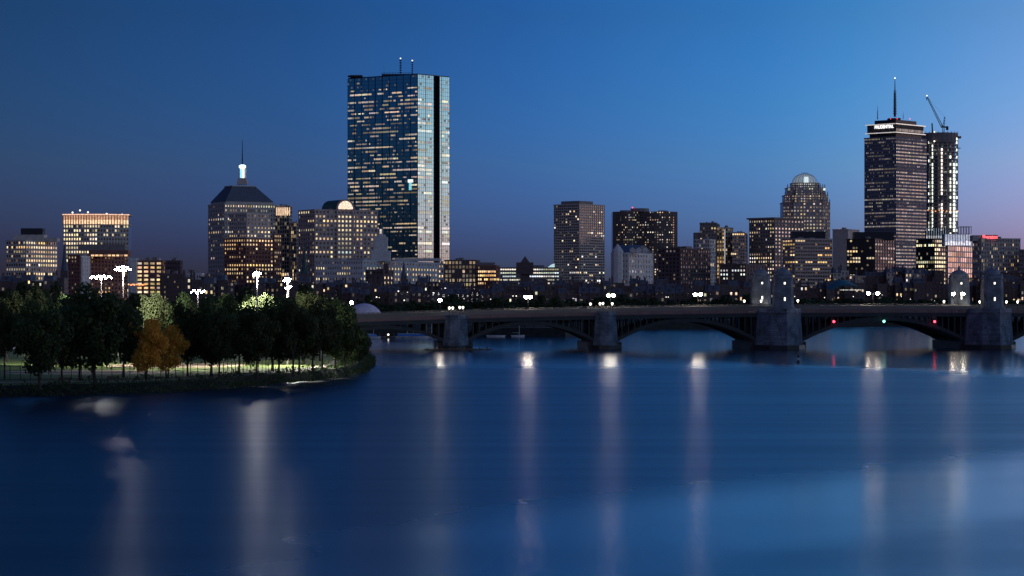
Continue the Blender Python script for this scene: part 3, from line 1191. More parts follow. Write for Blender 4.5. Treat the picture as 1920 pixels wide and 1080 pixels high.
m.lathe([(2, -2), (3.6, -1), (3.6, 1), (2, 2)], (bx, cy_, PZ(312.5, cy_)), 12)
B.part(m, 'beacon_lantern', E_BEACON)
m = MB()
m.tube((bx, cy_, PZ(309, cy_)), (bx, cy_, PZ(262, cy_)), .75, .2, 6)
B.part(m, 'mast', DARKM)

# --- brick tower in front of it
d = 2330
A_ = tower('brick_tower', 'stepped red brick office tower with rows of amber windows, in front of the beacon tower', 'building',
           421, 461, 512, 448, d, 40, 7.6, 9, 9, BRICK, lit(61, .45, ORNG, lo=.3, hi=1.0, run=.4), lit(62, .7, WARM, lo=.5, hi=1.3, run=.4), wf=.6, hf=.5)
up = plan(430, 462, 507, 2338, 40)
m, m2, m3 = MB(), MB(), MB()
z0_, z1_ = PZ(448, d) + 1, PZ(401, d)
m.prism([up[0], up[1], up[2], up[3]], z0_, z1_)
facade(m2, m3, up[0], up[1], z0_, z1_, 6, 8, .55, .5, .5, lit(63, .25, WARM, lo=.4, hi=1.0, rowp=lambda i: .7 if i < 2 else .08))
facade(m2, m3, up[1], up[2], z0_, z1_, 6, 7, .55, .5, .5, lit(64, .5, NEUT, lo=.5, hi=1.3, rowp=lambda i: .8 if i < 3 else (.5 if i == 3 else .05)))
A_.part(m, 'upper_tower', G_DARK)
A_.part(m2, 'upper_facade_frame', STONE)
A_.part(m3, 'lit_window', MATS['lit_room'], kind='stuff')
m = MB()
m.prism(offset_poly(list(up), .8), z1_, z1_ + 1.2)
A_.part(m, 'upper_parapet', STONE)
tower('brick_wing', 'lower brick wing with amber windows joined to the stepped brick tower', 'building', 512, 514, 527, 440, 2320, 40, 7.6, 1, 4, BRICK, None, lit(66, .7, WARM, lo=.6, hi=1.3), wf=.65, hf=.5)
# --- dark gridded glass pair
d = 2520
B = tower('gridded_glass_tower', 'slim dark glass tower with a white grid and glowing fins along its top', 'building', 516, 542, 547, 387, d, 8, 7.2, 6, 2, STONE, lit(71, .12, WARM, lo=.3, hi=.9), None, wf=.84, hf=.84, depth=.6)
m = MB()
for q in range(7):
    x = 518 + q * 3.9
    dd = d - 1 + .3 * q
    m.pane((PX(x, dd), dd - 1.2 + q * .05), (1, 0), (0, -1), 0, 1.4, 0, PZ(404, dd), PZ(389, dd), (1.05, .74, .5))
B.part(m, 'crown_uplight', MATS['lit_room'])
tower('gridded_glass_annex', 'lower dark glass annex with a white grid beside the slim gridded tower', 'building', 546, 556, 561, 418, 2515, 12, 7.2, 4, 2, STONE, lit(73, .16, WARM, lo=.3, hi=.9), None, wf=.84, hf=.84, depth=.5)

# --- office tower with the barrel vault and the lit fan window
d = 2400
lb = lit(81, .3, NEUT, lo=.35, hi=1.0)
rowp82 = FT(394, 2400, 8.4, {0: .05, 1: .55, 2: .75, 3: .85, 4: .25, 5: .55, 6: .6, 7: .15, 8: .45, 9: .5, 10: .3, 11: .5, 12: .5}, .4)
lf = lit(82, .6, WARM, lo=.5, hi=1.25, rowp=rowp82, run=.3)
B = tower('vaulted_office', 'broad stone office tower with a dark barrel vault and glowing fan window at its top', 'building',
          560, 590, 708, 394, d, 60, 8.4, 7, 17, PINKST, lb, lf, wf=.56, hf=.52, skipr=lambda i, j: j in (6, 7, 8, 9))
t = ((B.R[0] - B.C[0]), (B.R[1] - B.C[1]))
L = math.hypot(*t)
t = (t[0] / L, t[1] / L)
n = (t[1], -t[0])
u0, u1 = L * .355, L * .595
uc, ur = (u0 + u1) / 2, (u1 - u0) / 2
bay, bayw = MB(), MB()
bay.obox(B.C, t, n, u0 - 1.2, u0 + .6, -1, 1.6, ZC, B.z1 + 2)
bay.obox(B.C, t, n, u1 - .6, u1 + 1.2, -1, 1.6, ZC, B.z1 + 2)
fhb = (B.z1 - ZC) / B.nf
for i in range(B.nf):
    zb = ZC + i * fhb
    bay.obox(B.C, t, n, u0 + .6, u1 - .6, -.1, .9, zb, zb + fhb * .32)
    bb = {B.nf - 1: .0, B.nf - 2: 1.15, B.nf - 3: 1.2, B.nf - 4: .8, B.nf - 5: 1.1, B.nf - 7: .9, B.nf - 8: .45, B.nf - 10: .8}.get(i, .3)
    if bb:
        for q in range(4):
            a, b = u0 + .7 + (u1 - u0 - 1.4) * q / 4, u0 + .6 + (u1 - u0 - 1.4) * (q + 1) / 4
            b2 = bb * RND.uniform(.75, 1.1)
            bayw.pane(B.C, t, n, a, b, .3, zb + fhb * .34, zb + fhb * .97, (b2, b2 * .82, b2 * .5) if i != B.nf - 10 else (b2 * .8, b2, b2 * .95))
B.part(bay, 'central_bay', PINKST)
B.part(bayw, 'bay_window', MATS['lit_room'])
# the vault
rv = ur + 1.4
zc = B.z1 + 1.5
vt = MB()
arc = [(-rv * math.cos(a), rv * math.sin(a)) for a in [math.pi * i / 18 for i in range(19)]]
vs = []
for wq in (1.2, -34):
    for u, z in arc:
        vs.append((B.C[0] + t[0] * (uc + u) + n[0] * wq, B.C[1] + t[1] * (uc + u) + n[1] * wq, zc + z))
vt.add(vs, [(i, i + 1, 20 + i, 19 + i) for i in range(18)] + [tuple(range(18, -1, -1)), tuple(range(19, 38))])
B.part(vt, 'barrel_vault', COPPER)
ar = MB()
rI = rv - 1.5
for i in range(18):
    a0, a1 = math.pi * i / 18, math.pi * (i + 1) / 18
    pts8 = []
    for wq in (1.9, 1.2):
        for r_, a in ((rv + .3, a0), (rv + .3, a1), (rI, a1), (rI, a0)):
            pts8.append((B.C[0] + t[0] * (uc - r_ * math.cos(a)) + n[0] * wq, B.C[1] + t[1] * (uc - r_ * math.cos(a)) + n[1] * wq, zc + r_ * math.sin(a)))
    ar.add(pts8, [(0, 1, 2, 3), (7, 6, 5, 4), (0, 4, 5, 1), (2, 6, 7, 3)])
for a in [math.pi * k / 6 for k in range(1, 6)]:
    ar.tube(tuple([B.C[0] + t[0] * (uc - 2 * math.cos(a)) + n[0] * 1.7, B.C[1] + t[1] * (uc - 2 * math.cos(a)) + n[1] * 1.7, zc + 2 * math.sin(a)]),
            tuple([B.C[0] + t[0] * (uc - rI * math.cos(a)) + n[0] * 1.7, B.C[1] + t[1] * (uc - rI * math.cos(a)) + n[1] * 1.7, zc + rI * math.sin(a)]), .16, .16, 4)
B.part(ar, 'fan_window_frame', PINKST)
fw = MB()
for k in range(6):
    a0, a1 = math.pi * k / 6, math.pi * (k + 1) / 6
    vs = [(0, 0)] + [(-rI * math.cos(a0 + (a1 - a0) * q / 4), rI * math.sin(a0 + (a1 - a0) * q / 4)) for q in range(5)]
    fw.add([(B.C[0] + t[0] * (uc + u) + n[0] * 1.5, B.C[1] + t[1] * (uc + u) + n[1] * 1.5, zc + z) for u, z in vs], [(0, 1, 2, 3, 4, 5)], 0, (1.35, .98, .74))
B.part(fw, 'fan_window', MATS['lit_room'])
# dark spire in front of it
def spire(name, label, x, ytip, yw, ybase, wpx, d, m1, m2):
    S = Building(name, label, 'steeple', (PX(x, d), d, ZC))
    w = wpx / F * d / 2
    a = MB()
    a.box(S.org.x - w, S.org.x + w, d - w, d + w, ZC, PZ(yw, d))
    S.part(a, 'tower', m1)
    a = MB()
    hz = PZ(ytip, d) - PZ(yw, d)
    a.lathe([(w * 1.15, 0), (w * .9, hz * .06), (.08, hz)], (S.org.x, d, PZ(yw, d)), 8, a0=.39)
    for q in (-1, 1):
        for r in (-1, 1):
            a.lathe([(w * .22, 0), (.03, hz * .28)], (S.org.x + q * w * .8, d + r * w * .8, PZ(yw, d)), 4)
    S.part(a, 'spire', m2)
    return S


spire('church_steeple', 'slender dark green church spire against the vaulted office', 571, 453, 512, 545, 13, 2000, BROWN, COPPER)
spire('church_steeple', 'thin dark church spire before the long pale building', 757, 488, 520, 545, 11, 1900, BROWN, SLATE)

# --- the great mirror-glass tower
d = 2607
A, C, R, D = plan(652, 783, 843, d, 34)
# rhomboid: the short wall runs back at its own angle
Rdir = (35.5, 37.0)
k2 = (843 - CX) / F
q = (k2 * d - C[0]) / (Rdir[0] - k2 * Rdir[1])
R = (C[0] + Rdir[0] * q, C[1] + Rdir[1] * q)
D = (A[0] + R[0] - C[0], A[1] + R[1] - C[1])
z1 = PZ(139.5, d)
B = Building('mirror_glass_tower', 'tallest tower, a blue mirror-glass slab with a dark notch down its narrow side', 'building', (C[0], C[1], ZC))
Ls = math.hypot(R[0] - C[0], R[1] - C[1])
ts = ((R[0] - C[0]) / Ls, (R[1] - C[1]) / Ls)
ns = (ts[1], -ts[0])
n0, n1 = Ls * .50, Ls * .685                       # notch
def sp(u, w):
    return (C[0] + ts[0] * u + ns[0] * w, C[1] + ts[1] * u + ns[1] * w)
B.core.prism([A, C, sp(n0, 0), sp(n0 + .5, -6), sp(n1 - .5, -6), sp(n1, 0), R, D], ZC, z1)
nfl = 60
fh = (z1 - ZC) / nfl
Ll = math.hypot(C[0] - A[0], C[1] - A[1])
tl = ((C[0] - A[0]) / Ll, (C[1] - A[1]) / Ll)
nl = (tl[1], -tl[0])
nb = 58
rr = random.Random(99)
litL = lit(91, .26, [(1, .80, .60), (1, .86, .68), (1, .9, .78), (1, .74, .52)], lo=.25, hi=.95, run=.74,
           rowp=lambda i: (.03 if i > 56 else (.75 if i in (53, 51, 38, 41, 27, 20) else (.55 if i in (52, 49, 50, 47, 37, 33, 31, 26, 24, 19, 15, 12, 9, 7, 6) else (.38 if rr.random() < .6 else .2)))), dim=.12)
litR = lit(92, .35, [(1, .97, .86), (1, .93, .8), (.9, 1, .95)], lo=.34, hi=.85, run=.75, rowp=lambda i: .9 if i in (52, 51, 47, 45, 42, 38, 37, 33, 27, 24, 19) else (.3 if i < 54 else .08))
cut = lambda i, j: i < 2
for i in range(nfl):
    zb = ZC + i * fh
    m = MB()
    # vision glass strip and lower spandrel strip, one storey, both walls
    m.obox(A, tl, nl, .25, Ll - .25, -.05, .10, zb + .12, zb + fh - .12)
    for a, b in ((.25, n0 - .15), (n1 + .15, Ls - .25)):
        m.obox(C, ts, ns, a, b, -.05, .10, zb + .12, zb + fh - .12)
    st_ = B.part(m, 'storey_glazing', G_BLUE)
    m = MB()
    q_ = rr.random()
    for j in range(nb):
        c = litL(i, j)
        if c:
            u0_, u1_ = Ll * j / nb + .12, Ll * (j + 1) / nb - .12
            h0 = zb + fh * (.40 if q_ < .5 else .50)
            m.pane(A, tl, nl, max(.3, u0_), min(Ll - .3, u1_), .13, h0, zb + fh * .82, tuple(v * (.75 + .25 * q_) for v in c))
    for j in range(16):
        c = litR(i, j)
        u0_, u1_ = Ls * j / 16 + .08, Ls * (j + 1) / 16 - .08
        if c and not (u1_ > n0 - .3 and u0_ < n1 + .3):
            m.pane(C, ts, ns, max(.3, u0_), min(Ls - .3, u1_), .13, zb + fh * .3, zb + fh * .86, c)
    B.part(m, 'lit_window', MATS['lit_room'], st_, kind='stuff')
m = MB()
for j in range(11):
    u = Ll * j / 10
    m.obox(A, tl, nl, max(0, u - .28), min(Ll, u + .28), -.1, .32, ZC, z1)
for j in range(nb):
    u = Ll * (j + .5) / nb
    m.obox(A, tl, nl, u - .05, u + .05, -.1, .2, ZC, z1 - .1)
for j in range(17):
    u = Ls * j / 16
    if n0 + .2 < u < n1 - .2:
        continue
    wd = .3 if j % 4 == 0 else .08
    m.obox(C, ts, ns, max(0, u - wd), min(Ls, u + wd), -.1, .3 if j % 4 == 0 else .2, ZC, z1)
B.part(m, 'mullion', DARKM)
m = MB()
m.prism(offset_poly([A, C, R, D], -.4), z1, z1 + 1.0)
B.part(m, 'parapet', DARKM)
B.finish(DARKM, DARKM, core='core_wall')
# bright teal reflection in the mirror glass, painted as two glowing panes
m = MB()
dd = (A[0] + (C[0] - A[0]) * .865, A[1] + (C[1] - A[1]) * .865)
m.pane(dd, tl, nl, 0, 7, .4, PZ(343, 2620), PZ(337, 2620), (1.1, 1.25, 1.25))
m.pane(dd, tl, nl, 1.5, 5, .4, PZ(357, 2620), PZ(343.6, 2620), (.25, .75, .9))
B.part(m, 'painted_reflection', MATS['lit_room'])
# roof plant, railings and masts
m = MB()
c0 = (A[0] + 6, A[1] + 6)
m.box(PX(656, 2650), PX(679, 2650), 2648, 2660, z1 + .8, PZ(141, 2650))
m.box(PX(652, 2650), PX(680, 2650), 2647, 2661, PZ(143.5, 2650), PZ(142, 2650))
m.box(PX(716, 2640), PX(772, 2640), 2638, 2650, z1 + .8, PZ(139, 2640))
for q in range(12):
    x = 716 + q * 5
    m.tube((PX(x, 2637), 2637, z1), (PX(x, 2637), 2637, PZ(136.5, 2637)), .2, .2, 4)
m.box(PX(716, 2637), PX(772, 2637), 2636.8, 2637.2, PZ(137, 2637), PZ(136.4, 2637))
B.part(m, 'roof_plant', DARKM)
for x, y, r_ in ((751, 110, .95), (773, 114, .7), (720, 122, .3)):
    m = MB()
    p = (PX(x, 2640), 2640)
    m.tube((*p, z1), (*p, PZ(y, 2640)), r_ * .35, r_ * .3, 5)
    for q in range(6):
        zz = z1 + (PZ(y, 2640) - z1) * (.25 + .13 * q)
        if r_ > .5:
            m.box(p[0] - r_ * 1.3, p[0] + r_ * 1.3, p[1] - .4, p[1] + .4, zz - .6, zz + .6)
    ms = B.part(m, 'mast', DARKM)
    if r_ > .5:
        m = MB()
        m.ball((p[0], p[1], PZ(y - .5, 2640)), .7, 8)
        B.part(m, 'warning_lamp', E_STAR, ms)

# --- long pale insurance building with a stepped cupola
d = 2240
ll = lit(101, .5, WARM, lo=.5, hi=1.1, rowp=FT(489, 2240, 9.6, {0: .0, 1: .45, 2: .2, 3: .7, 4: .35}, .15), run=.6)
lr = lit(102, .5, WARM, lo=.6, hi=1.3, rowp=FT(489, 2240, 9.6, {0: .0, 1: .8, 2: .6, 3: .75, 4: .45, 5: .3}, .2), run=.5)
B = tower('long_pale_building', 'long pale stone building with rows of small warm windows below the mirror tower', 'building',
          592, 680, 830, 489, d, 20, 9.6, 20, 27, PALE, ll, lr, wf=.42, hf=.45, depth=.4, single=True)
B.block('attic', PALE, 640, 690, 484, 490, 2275, 14)
B.block('attic', PALE, 740, 826, 484, 489.5, 2290, 14)
B.block('roof_house', CONCD, 650, 682, 484.5, 489, 2262, 8)
for w0, w1, y0, y1 in ((696, 731, 470, 490), (702, 726, 444, 470), (706, 722, 440, 444), (710, 718, 428, 440)):
    B.block('cupola_stage', PALE, w0, w1, y0, y1, 2270 + (w0 - 690) * .6, (w1 - w0) * .5)
m = MB()
px_, dd = PX(714, 2286), 2286
m.lathe([(2.2, 0), (1.9, 2.5), (.8, 4.5), (.05, PZ(415, dd) - PZ(428, dd))], (px_, dd, PZ(428, dd)), 8)
B.part(m, 'cupola_spire', COPPER)
m = MB()
m.pane((PX(712, 2281), 2281.8), (1, 0), (0, -1), 0, 1.7, 0, PZ(438, 2281), PZ(430, 2281), (.85, .75, .62))
B.part(m, 'cupola_window', MATS['lit_room'])
# white glass bay in the same row
tower('stone_annex', 'narrow pale stone annex at the end of the long pale building', 'building', 822, 832, 836, 496, 2235, 10, 9, 2, 1, PALE, lit(104, .4, WARM), None, wf=.5, hf=.5)
# --- dark church in front
B = tower('brick_church_house', 'dark brick parish house with scattered lit windows before the long pale building', 'building', 686, 718, 737, 508, 1950, 15, 9, 5, 3, BRICKD, lit(111, .12, NEUT), lit(112, .3, WARM), wf=.45, hf=.5)
B.block('gable_tower', BRICKD, 719, 728, 494, 512, 1955, 8)

# --- glassy brick range and amber-lit offices
tower('glass_range', 'low glassy office range with brick piers and dim rooms', 'building', 834, 892, 899, 489, 2230, 8, 8.6, 9, 2, BROWN, lit(121, .3, NEUT, lo=.2, hi=.7, dim=.6), None, wf=.72, hf=.7)
B = tower('amber_office', 'low brick office with two bright amber bands of windows', 'building', 896, 930, 936, 499, 2220, 8, 7.4, 9, 2, BRICK,
          lit(122, .4, ORNG, lo=.8, hi=1.3, rowp=FT(499, 2220, 7.4, {0: .02, 1: .9, 2: .95, 3: .3}, .1)), lit(123, .3, ORNG), wf=.8, hf=.55)
B.block('roof_house', CONCD, 893, 928, 492, 500, 2236, 10)
# --- long banded office and dark tower with pyramid
tower('banded_office', 'long low office with four thin bright strips of windows', 'building', 938, 1048, 1052, 503, 2150, 4, 6.6, 26, 2, CONCD,
      lit(131, .7, COOLP, lo=.6, hi=1.2, run=.8, rowp=FT(503, 2150, 6.6, {0: .85, 1: .85, 2: .7, 3: .8, 4: .3}, .1)), None, wf=.9, hf=.42)
B = Building('pyramid_tower', 'black blocky tower with a small pyramid on its roof', 'building', (PX(984, 1900), 1900, ZC))
m = MB()
dd = 1900
m.box(PX(976, dd), PX(993, dd), dd, dd + 8, ZC, PZ(514, dd))
m.box(PX(968, dd), PX(1000, dd), dd - 2, dd + 12, PZ(514, dd), PZ(492, dd))
B.part(m, 'shaft', BRICKD)
m = MB()
w_ = PX(993, dd) - PX(984.5, dd)
pc = (PX(984.5, dd), dd + 5)
m.prism([(pc[0] - w_, pc[1] - w_), (pc[0] + w_, pc[1] - w_), (pc[0] + w_, pc[1] + w_), (pc[0] - w_, pc[1] + w_)], PZ(492, dd), PZ(480, dd), top=[(pc[0] - .1, pc[1] - .1), (pc[0] + .1, pc[1] - .1), (pc[0] + .1, pc[1] + .1), (pc[0] - .1, pc[1] + .1)])
B.part(m, 'pyramid_roof', BRICKD)
m = MB()
dd = 2300
m.add([(PX(1026, dd), dd, PZ(502, dd)), (PX(1040, dd), dd, PZ(502, dd)), (PX(1040, dd), dd + 10, PZ(494, dd)), (PX(1034, dd), dd + 10, PZ(496, dd)), (PX(1026, dd), dd + 10, PZ(502, dd)), (PX(1040, dd), dd + 10, PZ(502, dd))],
      [(0, 1, 2, 3), (0, 3, 4), (1, 5, 2), (4, 3, 2, 5)])
m.c = [(.55, .8, .85)] * 4
tag(m.build('glass_skylight', MATS['lit_room']), 'glowing pale teal glass skylight beside the dark apartment slab', 'skylight')
# --- dark residential slab
B = tower('apartment_slab', 'dark apartment tower with thin pale floor bands and scattered bright windows', 'building',
          1039, 1086, 1133, 384, 2300, 40, 5.0, 13, 13, CONC, lit(141, .07, NEUT, lo=.7, hi=1.5, run=.25, rows=.9, dim=.06), lit(142, .09, NEUT, lo=.7, hi=1.5, run=.2, dim=.06), wf=.86, hf=.6, depth=.5)
up = plan(1052, 1086, 1112, 2314, 40)
m = MB()
m.prism(list(up), B.z1 + 1, PZ(376.5, 2314))
B.part(m, 'roof_house', CONCD)
# --- twin lobed hotel
d = 2440
B = Building('lobed_hotel', 'dark brick hotel tower of two bowed lobes with a string of amber stair lights', 'building', (PX(1200, d), d, ZC))
fp = []
for (xa, xb, bow) in ((1150, 1200, 8), (1200, 1271, 9)):
    for i in range(9):
        u = i / 8
        if fp and i == 0:
            continue
        x = PX(xa + (xb - xa) * u, d)
        fp.append((x, d + 9 - bow * math.sin(math.pi * u) + (0 if xa < 1160 else 0)))
ztp = PZ(396.5, d)
B.core.prism(fp + [(fp[-1][0], d + 45), (fp[0][0], d + 45)], ZC, ztp)
nf = round((ztp - ZC) / (4.7 * d / F))
lh = lit(151, .16, NEUT, lo=.4, hi=1.2, run=.2, rows=.5)
for i in range(len(fp) - 1):
    f_ = (lambda o: (lambda r, c: lh(r, c + o)))(i * 2)
    blank = i in (0, 15)
    facade(B.fr, B.wi, fp[i], fp[i + 1], ZC, ztp, nf, 2, .5 if not blank else .05, .5, .4, None if blank else f_)
m = MB()
for i in range(nf - 2):
    z = ZC + (i + .4) * (ztp - ZC) / nf
    x = PX(1161, d)
    m.pane((x, d + 4.2), (1, 0), (0, -1), 0, 1.5, 0, z, z + 1.6, (1.2, .62, .36))
    x = PX(1262.5, d)
    m.pane((x, d + 3.4), (1, 0), (0, -1), 0, .9, 0, z, z + 1.2, (.42, .24, .15))
B.part(m, 'stair_light', MATS['lit_room'], kind='stuff')
m = MB()
m.lathe([(9.6, 0), (9.6, PZ(390, d) - ztp)], (PX(1200, d + 12), d + 14, ztp), 16)
B.part(m, 'roof_drum', CONCD)
m = MB()
m.lathe([(7, 0), (6, 1.6), (1, 1.8)], (PX(1174, d + 12), d + 14, ztp), 12)
B.part(m, 'roof_drum', CONCD)
m = MB()
m.lathe([(6, 0), (5, 1.4), (1, 1.6)], (PX(1243, d + 12), d + 14, ztp), 12)
B.part(m, 'roof_drum', CONCD)
m = MB()
m.ball((PX(1186, d + 5), d + 5, PZ(389, d)), .4, 8)
B.part(m, 'warning_lamp', E_RED)
B.finish(G_DARK, BROWN)
# --- pale chateau
d = 1950
B = tower('pale_chateau', 'pale stone building with steep slate roof and side turret, before the lobed hotel', 'building', 1146, 1178, 1224, 476, d, 25, 9.5, 6, 9, PALE, lit(161, .04), lit(162, .05, COOLP, lo=.4, hi=.9), wf=.36, hf=.5, depth=.5)
P4 = [B.A, B.C, B.R, B.D]
m = MB()
zr0, zr1 = B.z1 + 1, PZ(458, d)
ridge = [((B.A[0] * .62 + B.C[0] * .38), (B.A[1] + B.D[1]) / 2), (B.R[0] - 3, (B.R[1] + B.C[1]) / 2)]
pp = offset_poly(P4, .3)
cc = (sum(p[0] for p in pp) / 4, sum(p[1] for p in pp) / 4)
tp = [(cc[0] + (x - cc[0]) * .55, cc[1] + (y - cc[1]) * .12) for x, y in pp]
m.prism(pp, zr0, zr1, top=tp)
B.part(m, 'steep_roof', SLATE)
m = MB()
m.lathe([(4.6, 0), (4.6, PZ(470, d) - ZC), (.1, PZ(457, d) - ZC)], (PX(1158, d - 1), d - 1, ZC), 8)
B.part(m, 'turret', PALE)
m = MB()
for x in (1186, 1198, 1210):
    w_ = 2.2
    cx0 = PX(x, d + 2)
    m.prism([(cx0 - w_, d + 4), (cx0 + w_, d + 4), (cx0 + w_, d + 12), (cx0 - w_, d + 12)], zr0, zr0 + 2.6)
    m.prism([(cx0 - w_ * 1.1, d + 3.9), (cx0 + w_ * 1.1, d + 3.9), (cx0 + w_ * 1.1, d + 12), (cx0 - w_ * 1.1, d + 12)], zr0 + 2.6, zr0 + 4.6, top=[(cx0 - .05, d + 3.9), (cx0 + .05, d + 3.9), (cx0 + .05, d + 12), (cx0 - .05, d + 12)])
B.part(m, 'dormer', PALE)
# --- dark brick block
B = tower('brick_loft_block', 'dark brick loft block with dim rows of windows and a blank side wall', 'building', 1234, 1275, 1331, 468, 1700, 35, 7.6, 6, 12, BRICKD, lit(171, .01), lit(172, .22, [(1, .7, .62), (1, .78, .7)], lo=.08, hi=.35, run=.3, dim=.4), wf=.55, hf=.5)
B.block('roof_house', BRICKD, 1262, 1284, 463, 469, 1715, 8)
m = MB()
for x, y in ((1326, 491), (1327, 496), (1327, 519), (1329, 519)):
    dd = 1742
    m.pane((PX(x, dd - 3), dd - 4), (.64, .77), (.77, -.64), 0, 1.6, .75, PZ(y + 2, dd), PZ(y - 1.5, dd), (1.3, 1.0, .6))
# --- mixed cluster
B = tower('slate_tower', 'dark slate-coloured tower block with a few lit corners', 'building', 1312, 1343, 1349, 419, 2470, 8, 6.6, 6, 2, CONCD, lit(181, .10, WARM, lo=.4, hi=1.1), lit(182, .4, WARM), wf=.6, hf=.55)
B.block('side_wing', CONCD, 1302, 1313, 436, 560, 2474, 14)
tower('amber_lit_tower', 'narrow tan tower washed by amber light with a bright corner edge', 'building', 1344, 1359, 1374, 428, 2480, 40, 7.4, 3, 3, TANC, lit(184, .62, ORNG, lo=.3, hi=.9, run=.7, dim=.5), lit(185, .12, NEUT, dim=.3), wf=.7, hf=.6)
m = MB()
m.pane((PX(1359, 2478), 2478), (1, 0), (0, -1), -.5, .5, 0, PZ(505, 2478), PZ(430, 2478), (.40, .42, .48))
tag(m.build('corner_strip_light', MATS['lit_room']), 'tall thin pale light strip on the corner of the amber-lit tower', 'strip light')
tower('pink_banded_tower', 'pinkish banded office tower with lit floors', 'building', 1373, 1396, 1401, 437, 2450, 8, 6.2, 6, 2, PINKST, lit(186, .25, ORNG, lo=.4, hi=1.1, run=.7, dim=.3), None, wf=.86, hf=.5)
tower('white_framed_block', 'white-framed apartment block with dark windows below the slate tower', 'building', 1303, 1330, 1341, 450, 2300, 20, 7.0, 7, 4, PALE, lit(188, .14, NEUT, lo=.3, hi=.9), lit(189, .08), wf=.7, hf=.8)
tower('brick_lab', 'low dark brick block with three rows of white windows', 'building', 1350, 1398, 1436, 497, 1720, 20, 7.6, 9, 7, BRICKD, lit(190, .55, COOLP, lo=.5, hi=1.3, rowp=FT(497, 1720, 7.6, {0: 0, 1: .7, 2: .7, 3: .5}, .1)), None, wf=.6, hf=.5)
# --- corniced tower
d = 2480
lt1 = lit(191, .5, NEUT, lo=.4, hi=1.1, rowp=FT(412, 2480, 6.8, {0: .95, 1: .1, 2: .3, 3: .5, 4: .3, 5: .25, 6: .15, 7: .45, 8: .1}, .8), run=.3)
lt2 = lit(192, .6, PINK, lo=.3, hi=.8, rowp=FT(412, 2480, 6.8, {0: .95, 1: .2}, .8), run=.5)
B = tower('corniced_tower', 'square dark tower with an overhanging cornice and grid of small lit windows', 'building', 1405, 1452, 1507, 412, d, 45, 6.8, 11, 9, CONCD, lt1, lt2, wf=.55, hf=.5)
m = MB()
m.prism(offset_poly([B.A, B.C, B.R, B.D], 3.2), B.z1 + 1, PZ(407.5, d))
B.part(m, 'cornice', CONCD)
# --- domed tower
d = 3050
B = Building('glass_domed_tower', 'stepped round-cornered tower crowned by a glowing ribbed glass dome', 'building', (PX(1514, d), d + 28, ZC))
def octo(cx, cy, r, rin=.72):
    q = r * (1 - rin)
    return [(cx - r + q, cy - r), (cx + r - q, cy - r), (cx + r, cy - r + q), (cx + r, cy + r - q), (cx + r - q, cy + r), (cx - r + q, cy + r), (cx - r, cy + r - q), (cx - r, cy - r + q)]
cx0, cy0 = PX(1514, d), d + 28
px1 = d / F
stages = [(43.5, 560, 380, 30), (40, 380, 366, 3), (35, 366, 352, 3), (25.5, 352, 343, 2)]
zb = ZC
for k, (hwp, yb_, yt_, nfl_) in enumerate(stages):
    zt_ = PZ(yt_, d)
    pl = octo(cx0, cy0, hwp * px1, .62)
    B.core.prism(pl, zb, zt_)
    lts = lit(200 + k, (.42, .6, .7, .9)[k], COOLP if k > 1 else NEUT, lo=.25, hi=.9, run=.2, dim=.4)
    for a, b, nbb in ((pl[7], pl[0], 5), (pl[0], pl[1], 9), (pl[1], pl[2], 5)):
        facade(B.fr, B.wi, a, b, zb, zt_, nfl_, nbb, .55, .5, .8, lts)
    zb = zt_
    m = MB()
    m.prism(offset_poly(pl, .8), zt_, zt_ + .9)
    B.part(m, 'stage_cornice', PINKST)
    if k < 3:
        for a, b, nq in ((pl[7], pl[0], 3), (pl[0], pl[1], 6), (pl[1], pl[2], 3)):
            for q in range(nq + 1):
                x_, y_ = a[0] + (b[0] - a[0]) * q / nq, a[1] + (b[1] - a[1]) * q / nq
                m = MB()
                m.box(x_ - .55, x_ + .55, y_ - .7, y_ + .6, zt_ - 9, zt_ + 3.2)
                m.lathe([(.7, 0), (.05, 2.6)], (x_, y_, zt_ + 3.2), 4)
                B.part(m, 'pinnacle', PINKST)
m = MB()
r_ = 24.5 * px1
zd = PZ(343, d)
hd = PZ(323, d) - zd
core_d = MB()
core_d.lathe([(r_ * .93 * math.cos(a), hd * .94 * math.sin(a)) for a in [math.pi / 2 * i / 8 for i in range(9)]], (cx0, cy0, zd), 20)
B.part(core_d, 'dome_glass', mat_emit('dome_glass_glow', (.62, .80, .88), .20, 'NONE'), smooth=True)
for i in range(20):
    a = 2 * math.pi * i / 20
    rb = MB()
    for k in range(7):
        e0, e1 = math.pi / 2 * k / 7, math.pi / 2 * (k + 1) / 7
        rb.tube((cx0 + r_ * math.cos(e0) * math.cos(a), cy0 + r_ * math.cos(e0) * math.sin(a), zd + hd * math.sin(e0)),
                (cx0 + r_ * math.cos(e1) * math.cos(a), cy0 + r_ * math.cos(e1) * math.sin(a), zd + hd * math.sin(e1)), .38, .34, 4)
    B.part(rb, 'dome_rib', WHITEM)
m.box(cx0 - 2.6, cx0 + 2.6, cy0 - r_ * 1.0, cy0 - r_ * .9, zd + .5, zd + hd * .62)
B.part(m, 'lit_dome_panel', mat_emit('dome_panel_glow', (.8, .95, .95), .8, 'NONE'))
m = MB()
for q in range(-2, 3):
    m.tube((cx0 + q * 1.6, cy0, zd + hd * .9), (cx0 + q * 2.2, cy0, zd + hd * (1.14 + .06 * (q == 0))), .3, .15, 4)
B.part(m, 'dome_finial', DARKM)
m = MB()
for q in range(-1, 2, 2):
    m.pane((cx0 + q * 33 * px1 - 2, cy0 - 33 * px1 - 1), (1, 0), (0, -1), 0, 3, 0, PZ(357, d), PZ(352.5, d), (.8, .95, .95) if q > 0 else (.2, .22, .22))
B.part(m, 'crown_lamp', MATS['lit_room'])
B.finish(G_TEAL, PINKST)
